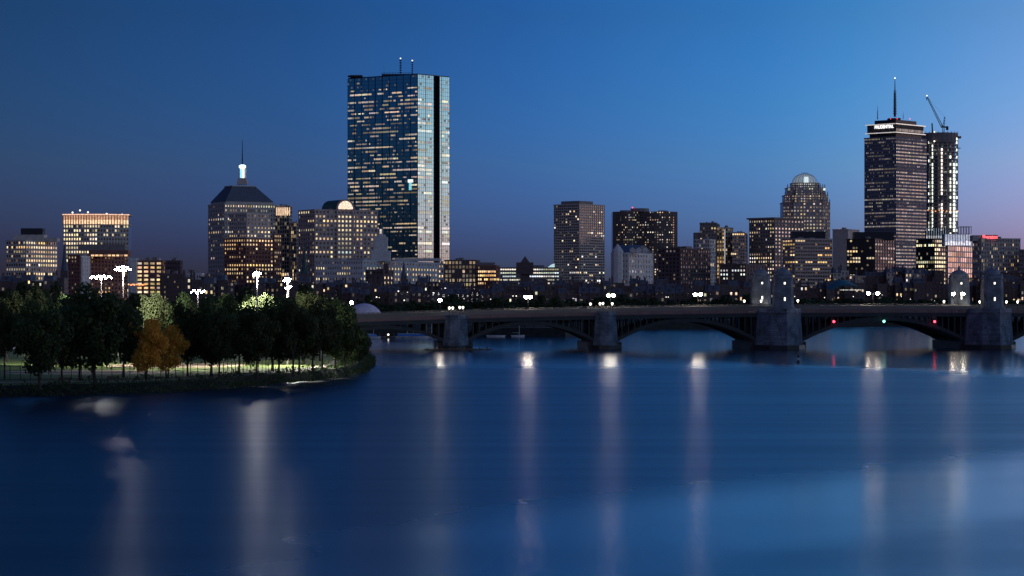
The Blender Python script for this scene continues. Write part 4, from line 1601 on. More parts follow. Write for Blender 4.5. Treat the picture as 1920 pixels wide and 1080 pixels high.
# --- brick banded office in front
d = 2050
B = tower('banded_brick_office', 'broad office with pinkish brick bands and a dark set-back roof storey', 'building', 1468, 1491, 1560, 449, d, 68, 6.6, 5, 15, PINKST, lit(211, .35, ORNG, lo=.4, hi=1.1), lit(212, .13, ORNG, lo=.4, hi=1.2, run=.6, dim=.1), wf=.95, hf=.52)
B.block('setback_storey', DARKM, 1486, 1548, 434, 449.5, 2064, 16)
# --- pale blank tower and black glass block
B = tower('blank_concrete_tower', 'plain pale concrete tower with a blank windowless wall', 'building', 1561, 1590, 1611, 431, 2700, 30, 9, 0, 0, CONC, None, None, hooked=False)
B.core.v.clear(), B.core.f.clear(), B.core.m.clear(), B.core.c.clear()
B.core.prism([B.A, B.C, B.R, B.D], ZC, B.z1)
B.finish(CONC, CONC, core='blank_wall')
m = MB()
m.ball((PX(1573, 2710), 2710, PZ(430, 2710)), .4, 8)
B.part(m, 'warning_lamp', E_RED)
B = tower('black_glass_block', 'black glass office block with a few amber floors, beside the blank concrete tower', 'building', 1588, 1640, 1678, 449, 2350, 30, 6.6, 10, 8, DARKM, lit(221, .2, WARM, lo=.4, hi=1.3, run=.6), lit(222, .3, PINK, lo=.2, hi=.7, run=.5), wf=.8, hf=.6)
B.block('roof_storey', DARKM, 1602, 1676, 435, 450, 2372, 14)

# --- the banded tower with the sign at its crown
d = 3080
lp1 = lit(231, .42, [(1, .86, .72), (1, .9, .8)], lo=.12, hi=.5, run=.72, rows=.8, dim=.2)
dark_rows = {0, 1, 2, 24, 33, 34, 46, 47}
lp2 = lit(232, .9, PINK + [(1, .9, .84)], lo=.55, hi=.95, run=.6, rowp=FT(257, 3080, 6.35, {0: .1, 8: .03, 9: .05, 10: .5, 19: .03, 20: .1, 31: .05}, .95))
B = tower('signed_tower', 'tall dark banded tower with lit crown rings, roof masts and a white sign', 'building',
          1621, 1680, 1737, 257, d, 43, 6.35, 22, 22, mat('charcoal_cladding', (.17, .18, .22), .7), lp1, lp2, wf=.66, hf=.42, depth=.5)
P4 = [B.A, B.C, B.R, B.D]
zs = B.z1 + 1
m = MB()
m.prism(offset_poly(P4, -7), zs, PZ(249, d))
B.part(m, 'crown_neck', DARKM)
m = MB()
cp = offset_poly(P4, -4)
m.prism(cp, PZ(249, d), PZ(231, d))
B.part(m, 'crown_storey', DARKM)
for yy in (247.5, 231.5):
    m = MB()
    m.prism(offset_poly(P4, -1.2), PZ(yy, d) - .5, PZ(yy, d) + .6)
    B.part(m, 'crown_ring', CONCD)
    m = MB()
    e = offset_poly(P4, -1.0)
    for a, b in ((e[0], e[1]), (e[1], e[2])):
        L = math.hypot(b[0] - a[0], b[1] - a[1])
        t = ((b[0] - a[0]) / L, (b[1] - a[1]) / L)
        n = (t[1], -t[0])
        for q in range(26):
            m.pane(a, t, n, L * q / 26 + .15, L * (q + 1) / 26 - .35, .15, PZ(yy, d) - .62, PZ(yy, d) + .55, (.75, .72, .72))
    B.part(m, 'ring_lamp', MATS['lit_room'], kind='stuff')
m, m2 = MB(), MB()
for a, b, cc in ((cp[0], cp[1], (.02, .025, .05)), (cp[1], cp[2], (.2, .2, .2))):
    L = math.hypot(b[0] - a[0], b[1] - a[1])
    t = ((b[0] - a[0]) / L, (b[1] - a[1]) / L)
    n = (t[1], -t[0])
    for q in range(24):
        m.obox(a, t, n, L * q / 24, L * q / 24 + .35, -.1, .5, PZ(246.5, d), PZ(232.5, d))
    if cc[0] > .1:
        for q in range(24):
            v = RND.uniform(.05, .35)
            m2.pane(a, t, n, L * q / 24 + .4, L * (q + 1) / 24 - .1, .08, PZ(245, d), PZ(240, d), (v, v * .95, v * .9))
B.part(m, 'crown_mullion', CONCD)
B.part(m2, 'crown_window', MATS['lit_room'])
a, b = cp[0], cp[1]
L = math.hypot(b[0] - a[0], b[1] - a[1])
t = ((b[0] - a[0]) / L, (b[1] - a[1]) / L)
n = (t[1], -t[0])
sp_ = (a[0] + t[0] * L * .60, a[1] + t[1] * L * .60, PZ(236.4, d))
sign_mesh('PRUDENTIAL', L * .66, (sp_[0] + n[0] * .8, sp_[1] + n[1] * .8, sp_[2]), t, n, E_WSIGN, B.root, B.org, 'roof_sign', sx=1.15, bold=.03)
m = MB()
m.prism(offset_poly(P4, -14), PZ(231, d), PZ(222.5, d))
m.box(PX(1668, d + 20), PX(1690, d + 20), d + 25, d + 40, PZ(223, d), PZ(218.5, d))
B.part(m, 'roof_house', DARKM)
for x, y0, y1, r0 in ((1678, 219, 147, 1.6), (1645.5, 224, 198, .6), (1693.5, 223, 209, .4)):
    dd = d + 32
    m = MB()
    p = (PX(x, dd), dd)
    m.tube((*p, PZ(y0, dd)), (*p, PZ(y0 + (y1 - y0) * .62, dd)), r0, r0 * .75, 6)
    m.tube((*p, PZ(y0 + (y1 - y0) * .62, dd)), (*p, PZ(y1, dd)), r0 * .5, r0 * .2, 6)
    if r0 > 1:
        for q in range(14):
            zz = PZ(y0 + (y1 - y0) * (.08 + .045 * q), dd)
            m.lathe([(r0 * 1.7 - q * .06, 0), (r0 * 1.7 - q * .06, .7)], (p[0], p[1], zz), 6)
    ms = B.part(m, 'mast', DARKM)
    if r0 > 1:
        m = MB()
        m.ball((*p, PZ(y1 - .5, dd)), .9, 8)
        B.part(m, 'warning_lamp', E_STAR, ms)
m = MB()
for x in (1670, 1682, 1706):
    m.ball((PX(x, d + 10), d + 10, PZ(221.8, d)), .35, 8)
B.part(m, 'roof_lamp', E_RED)
# --- tower under construction and its crane
d = 3180
B = Building('unfinished_tower', 'bare concrete tower under construction with columns of white work lights', 'building', (PX(1768, d), d, ZC))
cols = []
pl = []
for i in range(13):
    a = math.pi + math.pi * i / 12
    pl.append((PX(1768, d) + 33.5 * px1 * 1.05 * math.cos(a), d + 24 + 24 * math.sin(a)))
ztp = PZ(250, d)
inner = offset_poly(pl + [(pl[-1][0], d + 46), (pl[0][0], d + 46)], -4.5)
B.core.prism(inner, ZC, ztp - 4)
nfl = 47
rr = random.Random(5)
litcol = {1: 1, 3: .6, 5: .5, 6: .25, 9: .55, 10: 1.0}
for i in range(nfl):
    z = ZC + i * (ztp - ZC) / nfl
    m = MB()
    m.prism(pl + [(pl[-1][0], d + 46), (pl[0][0], d + 46)], z, z + .7)
    B.part(m, 'floor_slab', CONC)
    m = MB()
    y_ = 250 + (nfl - i) * (560 - 250) / nfl
    for xx, pr, wdt in ((1743, .55, 1.9), (1750, .9, 2.4), (1767, .85, 2.2), (1783, .6, 1.8), (1790, .92, 2.6), (1795, .4, 1.2)):
        if y_ > 435 or y_ < 262 or (xx == 1790 and y_ < 305) or (xx == 1767 and y_ < 268):
            continue
        if rr.random() < pr:
            v = rr.uniform(.6, 1.6)
            v *= 2.0
            c = (v * .9, v, v * .88) if xx != 1767 else (v, v * .88, v * .8)
            dd = d - 3 + 10 * (abs(xx - 1768) / 30) ** 2
            m.pane((PX(xx, dd), dd + 3.6), (1, 0), (0, -1), -wdt / 2, wdt / 2, 0, z + 1.2, z + 4.6, c)
    for q in range(26):
        if rr.random() < .16 and 262 < y_ < 435:
            xx = rr.uniform(1740, 1797)
            dd = d - 1 + 12 * (abs(xx - 1768) / 30) ** 2
            v = rr.uniform(.08, .4)
            m.pane((PX(xx, dd), dd + 2.6), (1, 0), (0, -1), -.8, .8, 0, z + 1.5, z + 3.5, (v * .9, v, v * .9))
    B.part(m, 'work_light', MATS['lit_room'], kind='stuff')
m = MB()
for i in range(13):
    p = pl[i]
    m.box(p[0] - .55, p[0] + .55, p[1] + .2, p[1] + 1.3, ZC, ztp)
B.part(m, 'column', CONC)
m = MB()
for i in range(12):
    if i in (2, 4):
        a, b = pl[i], pl[i + 1]
        L = math.hypot(b[0] - a[0], b[1] - a[1])
        t = ((b[0] - a[0]) / L, (b[1] - a[1]) / L)
        m.obox(a, t, (t[1], -t[0]), .8, L - .8, -.8, -.2, ZC, PZ(290, d))
B.part(m, 'installed_glazing', G_TEAL)
m = MB()
m.prism(pl + [(pl[-1][0], d + 46), (pl[0][0], d + 46)], ztp + .4, PZ(248, d))
for i in range(12):
    a = pl[i]
    m.box(a[0] - .3, a[0] + .3, a[1] - .3, a[1] + .3, ztp - 13, PZ(249, d) + 2.4)
    b = pl[i + 1]
    L = math.hypot(b[0] - a[0], b[1] - a[1])
    t = ((b[0] - a[0]) / L, (b[1] - a[1]) / L)
    m.obox(a, t, (t[1], -t[0]), .4, L - .4, .05, .2, ztp - 12, ztp + 1.2)
m.box(PX(1798, d + 10), PX(1803, d + 10), d + 12, d + 20, PZ(258, d), PZ(254, d))
m.box(PX(1797, d + 10), PX(1802, d + 10), d + 12, d + 20, PZ(277, d), PZ(276, d))
B.part(m, 'safety_screen', CONCD)
m = MB()
for x in range(1740, 1799, 7):
    dd = d - 3 + 10 * (abs(x - 1768) / 30) ** 2
    m.ball((PX(x, dd), dd, PZ(394 + (x % 3), dd)), .8, 6)
B.part(m, 'hoist_lamp', E_ORANGE)
m = MB()
m.tube((PX(1751, d), d + 10, ztp), (PX(1750, d), d + 10, PZ(230, d)), 1.0, .9, 6)
B.part(m, 'hoist_mast', DARKM)
m = MB()
m.ball((PX(1752, d - 2), d - 2, PZ(265, d)), 1.1, 8)
m.ball((PX(1753, d - 2), d + 2, PZ(247, d)), .9, 8)
B.part(m, 'site_lamp', E_STAR)
B.finish(CONCD, CONC, core='core_wall')
# crane
dd = d + 14
cr = empty('tower_crane', (PX(1769, dd), dd, ztp), 'pale green luffing tower crane on top of the unfinished tower', 'crane')
def lattice(mb, p0, p1, w0, w1, n, r):
    p0, p1 = Vector(p0), Vector(p1)
    dv = (p1 - p0).normalized()
    a = Vector((0, 1, 0))
    b = dv.cross(a).normalized()
    prev = None
    for i in range(n + 1):
        u = i / n
        c = p0.lerp(p1, u)
        w = w0 + (w1 - w0) * u
        ring = [c + a * w + b * w, c - a * w + b * w, c - a * w - b * w, c + a * w - b * w]
        if prev:
            for q in range(4):
                mb.tube(prev[q], ring[q], r, r, 4)
                mb.tube(prev[q], ring[(q + 1) % 4], r * .6, r * .6, 4)
        prev = ring
CG = mat('pale_green_crane', (.30, .50, .40), .5)
m = MB()
lattice(m, (PX(1769, dd), dd, ztp), (PX(1769, dd), dd, PZ(240, dd)), 1.1, 1.1, 4, .25)
m.build('mast', CG, cr, cr.location)
m = MB()
lattice(m, (PX(1767, dd), dd, PZ(239, dd)), (PX(1738, dd), dd, PZ(181, dd)), 1.3, .6, 14, .3)
m.build('jib', CG, cr, cr.location)
m = MB()
m.box(PX(1765, dd), PX(1778, dd), dd - 1.5, dd + 1.5, PZ(239.5, dd), PZ(236.8, dd))
m.box(PX(1774, dd), PX(1778, dd), dd - 1.4, dd + 1.4, PZ(244, dd), PZ(239.5, dd))
m.build('counter_jib', DARKM, cr, cr.location)
m = MB()
lattice(m, (PX(1769, dd), dd, PZ(238, dd)), (PX(1771.5, dd), dd, PZ(219, dd)), .9, .5, 4, .25)
m.build('a_frame', DARKM, cr, cr.location)
m = MB()
m.tube((PX(1771.5, dd), dd, PZ(219, dd)), (PX(1738, dd), dd, PZ(181, dd)), .10, .10, 4)
m.tube((PX(1737.5, dd), dd, PZ(182, dd)), (PX(1737.5, dd), dd, PZ(188, dd)), .5, .5, 5)
m.build('cable', DARKM, cr, cr.location)
m = MB()
m.box(PX(1764, dd), PX(1767, dd), dd - 1.4, dd + 1.4, PZ(238.5, dd), PZ(235, dd))
m.build('cab', WHITEM, cr, cr.location)
m = MB()
m.ball((PX(1738, dd), dd, PZ(179.5, dd)), .8, 8)
m.build('warning_lamp', E_STAR, cr, cr.location)

# --- lower glass offices before the unfinished tower
d = 2860
B = tower('glass_office', 'dark glass office with yellowish lit floors and a row of white uplights on the roof', 'building', 1718, 1752, 1776, 449, d, 40, 8.0, 9, 7, DARKM,
          lit(241, .5, [(1, .95, .6), (1, .9, .6), (.9, 1, .8)], lo=.3, hi=1.2, run=.6), lit(242, .65, [(1, .95, .6), (1, .9, .6)], lo=.4, hi=1.2, run=.6), wf=.86, hf=.6)
m, m2 = MB(), MB()
for q in range(9):
    x = 1738 + q * 4.4
    dd = d + 4
    m.pane((PX(x, dd), dd), (1, 0), (0, -1), -.35, .35, 0, PZ(447, dd), PZ(428, dd), (.22, .27, .36))
    m.pane((PX(x, dd), dd), (1, 0), (0, -1), -.7, .7, -.05, PZ(447, dd), PZ(442, dd), (.9, .95, 1.0))
    m2.box(PX(x + 2, dd) - .3, PX(x + 2, dd) + .3, dd - .4, dd + .4, PZ(449, dd), PZ(425, dd))
B.part(m, 'roof_uplight', MATS['lit_room'])
m2.box(PX(1737, dd), PX(1776, dd), dd + 2, dd + 10, PZ(449, dd), PZ(432, dd))
B.part(m2, 'roof_screen', DARKM)
d = 2800
B = tower('pink_glass_office', 'pink-lit glass office with a white glowing top storey and open roof frame', 'building', 1774, 1777, 1823, 461, d, 30, 10.5, 1, 12, PALE, None,
          lit(251, .97, [(1, .52, .45), (1, .58, .52), (1, .64, .56)], lo=.55, hi=.85, run=.4, rows=.05, rowp=lambda i: .98 if i > 0 else .6), wf=.84, hf=.86, depth=.4)
m = MB()
m.box(PX(1772, d), PX(1821, d), d + 4, d + 22, PZ(461, d), PZ(438, d))
B.part(m, 'top_storey', PALE)
m = MB()
for q in range(10):
    x = 1773 + q * 4.9
    hgt = RND.uniform(10, 20)
    m.pane((PX(x, d), d + 3.9), (1, 0), (0, -1), .2, 2.4, 0, PZ(460, d), PZ(460 - hgt * .45, d), (.95, .95, 1.1))
    m.pane((PX(x, d), d + 3.9), (1, 0), (0, -1), .2, 2.4, 0, PZ(460 - hgt * .45, d), PZ(439.5, d), (.40, .44, .60))
B.part(m, 'top_storey_window', MATS['lit_room'])
m = MB()
dd = d + 6
for x in (1801, 1806, 1811, 1816, 1821):
    m.box(PX(x, dd) - .3, PX(x, dd) + .3, dd - .3, dd + .3, PZ(438, dd), PZ(425, dd))
    m.box(PX(x, dd) - .3, PX(x, dd) + .3, dd + 11.7, dd + 12.3, PZ(438, dd), PZ(425, dd))
m.box(PX(1800, dd), PX(1822, dd), dd - .4, dd + .4, PZ(425.8, dd), PZ(424.6, dd))
m.box(PX(1800, dd), PX(1822, dd), dd + 11.6, dd + 12.4, PZ(425.8, dd), PZ(424.6, dd))
B.part(m, 'roof_frame', CONC)
# --- hotel with red sign
d = 2720
B = tower('signed_hotel', 'wide grey hotel slab with closely set piers under a red roof sign', 'building', 1824, 1840, 1913, 448, d, 72, 7.4, 5, 24, CONC, lit(261, .05), lit(262, .045, WARM, lo=.5, hi=1.2, run=.1), wf=.55, hf=.7)
B.block('taller_wing', CONC, 1824, 1868, 441, 452, d + 4, 18)
dd = d + 3
sign_mesh('Sheraton', PX(1870, dd) - PX(1842, dd), (PX(1856, dd), dd - .5, PZ(444.5, dd)), (1, 0), (0, -1), E_REDSIGN, B.root, B.org, 'roof_sign', sx=1.25, bold=.02)
m = MB()
m.box(PX(1841, dd), PX(1871, dd), dd + .2, dd + .6, PZ(448.2, dd), PZ(440.5, dd))
B.part(m, 'sign_backing', BRICK)
tower('edge_block', 'dark block at the skyline next to the grey hotel', 'building', 1911, 1935, 1960, 469, 2700, 30, 8, 6, 6, CONCD, lit(265, .08), lit(266, .08), wf=.6, hf=.5)
tower('low_red_lit_block', 'low dark block with one red-lit ledge and a strip of bright windows', 'building', 1876, 1925, 1945, 513, 1850, 15, 8, 12, 4, BRICKD, lit(268, .3, WARM, lo=.5, hi=1.2, run=.8, rowp=lambda i: {3: .7}.get(i, .08)), None, wf=.8, hf=.5)
m = MB()
m.pane((PX(1880, 1848), 1848), (1, 0), (0, -1), 0, 12, 0, PZ(540.2, 1848), PZ(538.8, 1848), (1.1, .3, .2))
tag(m.build('ledge_light', MATS['lit_room']), 'thin orange-red light line along the low block by the hotel', 'strip light')

# ------------------------------------------------------------------ row houses along the far bank
HR = random.Random(31)


def row_house(xl, xr, yt, d, m, label, group, p=.12, pal=NEUT):
    x0, x1, zt = PX(xl, d), PX(xr, d), PZ(yt, d)
    B = Building('row_house', label, 'house', (x0, d, ZC), group)
    dep = 13
    B.core.box(x0 + .01, x1 - .01, d, d + dep, ZC, zt)
    nf = max(2, round((zt - ZC) / 3.6))
    nb = max(2, round((x1 - x0) / 3.0))
    facade(B.fr, B.wi, (x0 + .01, d), (x1 - .01, d), ZC, zt, nf, nb, .45, .52, .3, lit(HR.random(), p, pal, lo=.3, hi=1.2, run=.1))
    k = HR.random()
    w = x1 - x0
    roof = MB()
    if k < .55:                                    # mansard with dormers
        roof.prism([(x0, d), (x1, d), (x1, d + dep), (x0, d + dep)], zt, zt + 3.2, top=[(x0 + .3, d + 2), (x1 - .3, d + 2), (x1 - .3, d + dep - 1), (x0 + .3, d + dep - 1)])
        B.part(roof, 'roof', SLATE)
        dm = MB()
        for q in range(max(1, nb - 1)):
            c = x0 + w * (q + .5) / max(1, nb - 1)
            dm.box(c - .7, c + .7, d + .4, d + 3, zt + .5, zt + 2.6)
        B.part(dm, 'dormer', m)
    else:
        roof.box(x0 - .1, x1 + .1, d - .4, d + dep, zt, zt + .7)
        B.part(roof, 'cornice', m)
    for c in ((x0 + .8, x1 - .8) if k < .7 else (x0 + .8,)):
        ch = MB()
        ch.box(c - .6, c + .6, d + 5, d + 6.5, zt, zt + 4.6)
        for q in (-.3, .3):
            ch.tube((c + q, d + 5.7, zt + 4.6), (c + q, d + 5.7, zt + 5.3), .2, .16, 5)
        B.part(ch, 'chimney', BRICKD)
    B.finish(G_DARK, m)
    return B


def row(xa, xb, y0, y1, d, wlo, whi, mats_, p, zone, pal=NEUT):
    x = xa
    while x < xb:
        w = HR.uniform(wlo, whi)
        m, lab, grp = HR.choice(mats_)
        dd = d + HR.uniform(-14, 14)
        row_house(x, x + w - .15, HR.uniform(y0, y1), dd, m, lab + ' ' + zone, grp + ' ' + zone, p, pal)
        x += w


DK = [(BRICKD, 'dark brick row house', 'dark brick row houses'), (BROWN, 'brownstone row house', 'brownstone row houses')]
PL = [(STONE, 'pale stone town house', 'pale town houses'), (PINKST, 'pinkish stone town house', 'pinkish town houses'), (BRICKD, 'dark brick town house', 'dark brick town houses')]
row(598, 700, 531, 540, 1700, 13, 20, DK, .09, 'below the vaulted office')
row(700, 840, 528, 541, 1620, 14, 22, DK, .09, 'in front of the long pale building')
row(836, 1045, 535, 545, 1600, 13, 22, DK, .09, 'in front of the amber-lit and banded offices')
row(1040, 1235, 528, 541, 1560, 14, 22, DK, .09, 'at the foot of the apartment slab and pale chateau')
row(1225, 1400, 534, 546, 1500, 14, 24, DK, .09, 'at the foot of the brick loft block')
row(1395, 1560, 530, 543, 1560, 14, 22, DK, .09, 'behind the bridge towers on the broad pier')
row(1562, 1765, 505, 519, 1760, 14, 22, PL, .10, 'in the terrace below the black glass block and signed tower')
row(1560, 1925, 528, 543, 1600, 14, 24, DK, .09, 'in the lower row between the two tower pairs')
row(1825, 1925, 520, 530, 1720, 14, 22, DK, .09, 'below the grey hotel')
row(640, 1000, 546, 553, 1420, 15, 24, DK, .09, 'in the lowest row behind the far trees of the slim piers')
row(1000, 1330, 545, 552, 1400, 15, 24, DK, .09, 'in the lowest row behind the far trees of the middle spans')
row(0, 110, 520, 530, 1420, 16, 24, DK, .09, 'below the stepped apartment block')
row(340, 420, 522, 532, 1400, 16, 24, DK, .09, 'next to the arcade house')
row(420, 600, 527, 537, 1500, 16, 24, DK, .09, 'at the foot of the stepped brick tower')

# canopy with white lamps by the pale terrace
cn = empty('market_canopy', (PX(1590, 1450), 1450, ZC), 'low teal canopy roof edged with small white lamps, below the pale terrace', 'canopy')
m = MB()
for q in range(12):
    a0, a1 = q / 12, (q + 1) / 12
    x0, x1 = PX(1556 + 64 * a0, 1450), PX(1556 + 64 * a1, 1450)
    h0, h1 = 5.2 * math.sin(math.pi * a0), 5.2 * math.sin(math.pi * a1)
    zb = PZ(543, 1450)
    m.add([(x0, 1446, zb + h0 * .6), (x1, 1446, zb + h1 * .6), (x1, 1470, zb + h1 + 1), (x0, 1470, zb + h0 + 1)], [(0, 1, 2, 3)])
    m.add([(x0, 1446, zb + h0 * .6 - .6), (x1, 1446, zb + h1 * .6 - .6), (x1, 1446, zb + h1 * .6), (x0, 1446, zb + h0 * .6)], [(0, 1, 2, 3)])
m.build('canopy_roof', COPPER, cn, cn.location)
m = MB()
for q in range(9):
    x = PX(1560 + 7 * q, 1447)
    m.box(x - .15, x + .15, 1447, 1447.3, ZC, PZ(543, 1450) + 1.5)
m.build('post', DARKM, cn, cn.location)
m = MB()
for q in range(14):
    x = PX(1575 + 3.1 * q, 1445)
    v = .4 + .9 * ((q * 7) % 5) / 5
    m.pane((x, 1445.6), (1, 0), (0, -1), 0, .6, 0, PZ(544.5, 1445), PZ(542.8, 1445), (v, v, v * .9))
m.build('canopy_lamp', MATS['lit_room'], cn, cn.location, kind='stuff')

# ------------------------------------------------------------------ trees
def crown_mesh(name, seed, nleaf, lobes=26, low=.16, rx=.5, sz=.032, m=LEAF, top_heavy=0.0):
    g = np.random.default_rng(seed)
    cs, rs = [], []
    zc, rz = (1 + low) / 2, (1 - low) / 2
    for i in range(lobes):
        v = g.normal(size=3)
        v /= np.linalg.norm(v)
        k = g.uniform(.35, .86)
        p = np.array([v[0] * rx * k, v[1] * rx * k, zc + v[2] * rz * k])
        if p[2] < zc:                              # tree crowns narrow a little below
            f = 1 - .25 * (zc - p[2]) / rz
            p[:2] *= f
        else:
            f = 1 - .30 * ((p[2] - zc) / rz) ** 2
            p[:2] *= f
        cs.append(p)
        rs.append(g.uniform(.085, .175))
    cs, rs = np.array(cs), np.array(rs)
    w = rs ** 2
    idx = g.choice(lobes, nleaf, p=w / w.sum())
    dirs = g.normal(size=(nleaf, 3))
    dirs /= np.linalg.norm(dirs, axis=1)[:, None]
    rad = rs[idx] * g.uniform(.25, 1.0, nleaf) ** .5 * g.uniform(.85, 1.2, nleaf)
    c = cs[idx] + dirs * rad[:, None] * np.array([1, 1, .85])
    nrm = dirs + g.normal(size=(nleaf, 3)) * .7
    nrm /= np.linalg.norm(nrm, axis=1)[:, None]
    a = np.cross(nrm, g.normal(size=(nleaf, 3)))
    a /= np.linalg.norm(a, axis=1)[:, None]
    b = np.cross(nrm, a)
    s = sz * g.uniform(.6, 1.3, nleaf)[:, None]
    V = np.stack([c - a * s, c - b * s * .6, c + a * s, c + b * s * .6], 1).reshape(-1, 3)
    me = bpy.data.meshes.new(name)
    me.vertices.add(len(V))
    me.vertices.foreach_set('co', V.ravel())
    me.loops.add(nleaf * 4)
    me.loops.foreach_set('vertex_index', np.arange(nleaf * 4))
    me.polygons.add(nleaf)
    me.polygons.foreach_set('loop_start', np.arange(nleaf) * 4)
    me.polygons.foreach_set('loop_total', np.full(nleaf, 4))
    me.update()
    at = me.attributes.new('tint', 'FLOAT', 'FACE')
    lob_t = g.uniform(0, 1, lobes)
    at.data.foreach_set('value', np.clip(lob_t[idx] * .6 + g.uniform(0, .5, nleaf), 0, 1).astype(np.float32))
    me.materials.append(m)
    return me, cs


def trunk_mesh(name, seed, cs, r=.020, fork=.3, multi=1):
    g = random.Random(seed)
    mb = MB()
    for k in range(multi):
        ox = (k - (multi - 1) / 2) * .12
        p = Vector((ox * .4, 0, -.02))
        segs = [p]
        for i in range(4):
            p = p + Vector((g.uniform(-.012, .012) + ox * .15, g.uniform(-.012, .012), fork / 4 + .005))
            segs.append(p)
        for i in range(4):
            mb.tube(segs[i], segs[i + 1], r * (1.35 - .2 * i) if i == 0 else r * (1.15 - .12 * i), r * (1.03 - .12 * i), 7)
        for c in g.sample(list(cs), min(len(cs), 7)):
            c = Vector(c)
            mid = segs[-1].lerp(c, .5) + Vector((g.uniform(-.03, .03), g.uniform(-.03, .03), .04))
            st = segs[-1] if g.random() < .6 else segs[-2]
            mb.tube(st, mid, r * .55, r * .32, 5)
            mb.tube(mid, c, r * .32, r * .08, 5)
    me = bpy.data.meshes.new(name)
    me.from_pydata(mb.v, [], mb.f)
    me.materials.append(BARK)
    return me


KINDS = []
for i, (nl, lob, low, sz, m, fk) in enumerate([(9500, 34, .17, .025, LEAF, .30), (8500, 28, .20, .025, LEAF, .32), (9500, 38, .15, .024, LEAFB, .27),
                                               (8000, 25, .24, .026, LEAFB, .33), (9000, 30, .15, .023, LEAFO, .24), (7000, 30, .02, .030, LEAF, .10)]):
    cm, cs = crown_mesh('crown', 100 + i, nl, lob, low, .5, sz, m)
    KINDS.append((cm, trunk_mesh('trunk', 200 + i, cs, fork=fk, multi=2 if i == 4 else 1)))
fm, fcs = crown_mesh('crown', 300, 1500, 20, .06, .5, .05, LEAFF)
KINDS.append((fm, trunk_mesh('trunk', 301, fcs, fork=.2)))
fm, fcs = crown_mesh('crown', 302, 1500, 16, .06, .5, .05, LEAFF)
KINDS.append((fm, trunk_mesh('trunk', 303, fcs, fork=.2)))
TR = random.Random(17)


def tree(name, x, d, ytop, wpx, kind, label, group=None, zg=ZP, depth=None):
    hgt = PZ(ytop, d) - zg
    wid = wpx / F * d
    o = empty(name, (PX(x, d), d, zg - .05), label, 'tree', group, rz=TR.uniform(0, 6.28))
    o.scale = (wid * 1.14, wid * 1.14, hgt)
    cm, tm = KINDS[kind]
    for nm, me in (('crown', cm), ('trunk', tm)):
        ob = bpy.data.objects.new(nm, me)
        COL.objects.link(ob)
        ob.parent = o
    return o


GF = 'dark park trees along the near bank'
FRONT = {8: 'dark park tree cut by the picture edge, with lit lawn showing beneath it', 75: 'dark park tree with low hanging boughs, nearest to the water of the whole row',
         118: 'thin-stemmed dark tree next to a bench', 150: 'dark tree half hidden by the biggest crown of the park', 178: 'biggest dark tree of the park, crown high above its neighbours',
         232: 'dark tree at the edge of the biggest crown, touching the orange trees', 352: 'dark tree just past the wider orange tree', 396: 'wide dark tree over the brightest stretch of lawn',
         412: 'slim dark tree with a leaning stem over the bright lawn', 447: 'dark tree between the bright lawn and the fence corner', 481: 'dark tree below the slim floodlight mast, by the fence corner',
         522: 'dark tree just past the fence corner', 628: 'dark tree above the last visible stretch of path', 662: 'low bushy dark tree at the very tip of the park'}
LF = 'dark leafy park tree in the front row along the riverside path'
for x, yb, yt, w, k in ((8, 712, 556, 62, 3), (75, 727, 562, 112, 0), (118, 716, 585, 85, 1), (150, 713, 545, 95, 3), (178, 720, 531, 150, 0), (232, 708, 570, 85, 1),
                        (352, 706, 560, 85, 2), (396, 706, 556, 95, 0), (412, 708, 575, 70, 3), (447, 700, 558, 90, 1), (481, 707, 570, 92, 2), (522, 700, 556, 90, 0),
                        (549, 703, 556, 80, 3), (560, 700, 566, 70, 1), (586, 697, 560, 85, 2), (604, 693, 566, 80, 2), (628, 690, 566, 80, 0),
                        (646, 688, 580, 60, 2), (662, 684, 601, 52, 5)):
    tree('park_tree', x, GD(yb, ZP), yt, w, k, FRONT.get(x, LF), GF)
tree('autumn_tree', 275, GD(712, ZP), 591, 76, 4, 'smaller of two orange autumn trees, next to the big dark tree', 'orange autumn trees')
tree('autumn_tree', 314, GD(709, ZP), 604, 68, 4, 'wider orange autumn tree with lower branches near the fence', 'orange autumn trees')
tree('lit_tree', 283, 445, 541, 64, 3, 'tree behind the orange ones, its crown top caught by floodlight', None)
tree('lit_tree', 510, 408, 546, 112, 3, 'wide tree whose yellow-green crown top glows under a floodlight', None)
tree('lit_tree', 570, 448, 541, 76, 3, 'tree beside a floodlight pole with its crown lit on one side', None)
GB = 'dark trees in the second row of the park'
for x, d, yt, w, k in ((12, 470, 540, 90, 2), (60, 480, 530, 80, 2), (105, 430, 552, 80, 0), (330, 450, 552, 80, 1), (360, 520, 556, 90, 2), (410, 470, 550, 80, 0), (460, 470, 556, 80, 1),
                       (540, 480, 556, 80, 2), (600, 470, 540, 75, 2), (640, 490, 560, 60, 0), (648, 520, 590, 54, 5), (670, 509, 612, 40, 5), (673, 480, 606, 40, 5), (634, 452, 580, 62, 5), (674, 455, 622, 38, 5)):
    tree('park_tree', x, d, yt, w, k, 'dark park tree in the second row behind the riverside trees', GB)
GC = 'distant dark trees past the ball field'
for x, d, yt, w in ((-10, 700, 520, 70), (35, 720, 527, 60), (70, 690, 513, 56), (105, 740, 533, 60), (150, 720, 545, 60), (205, 760, 548, 70), (255, 740, 550, 70), (300, 760, 543, 70), (345, 720, 548, 70),
                    (400, 740, 540, 80), (455, 760, 538, 80), (520, 720, 541, 80), (575, 760, 533, 80), (612, 780, 541, 70)):
    tree('far_tree', x, d, yt, w, 6 + (int(x) % 2), 'distant dark tree on the other side of the ball field', GC)
GE = 'trees along the far bank behind the bridge'
x = 695
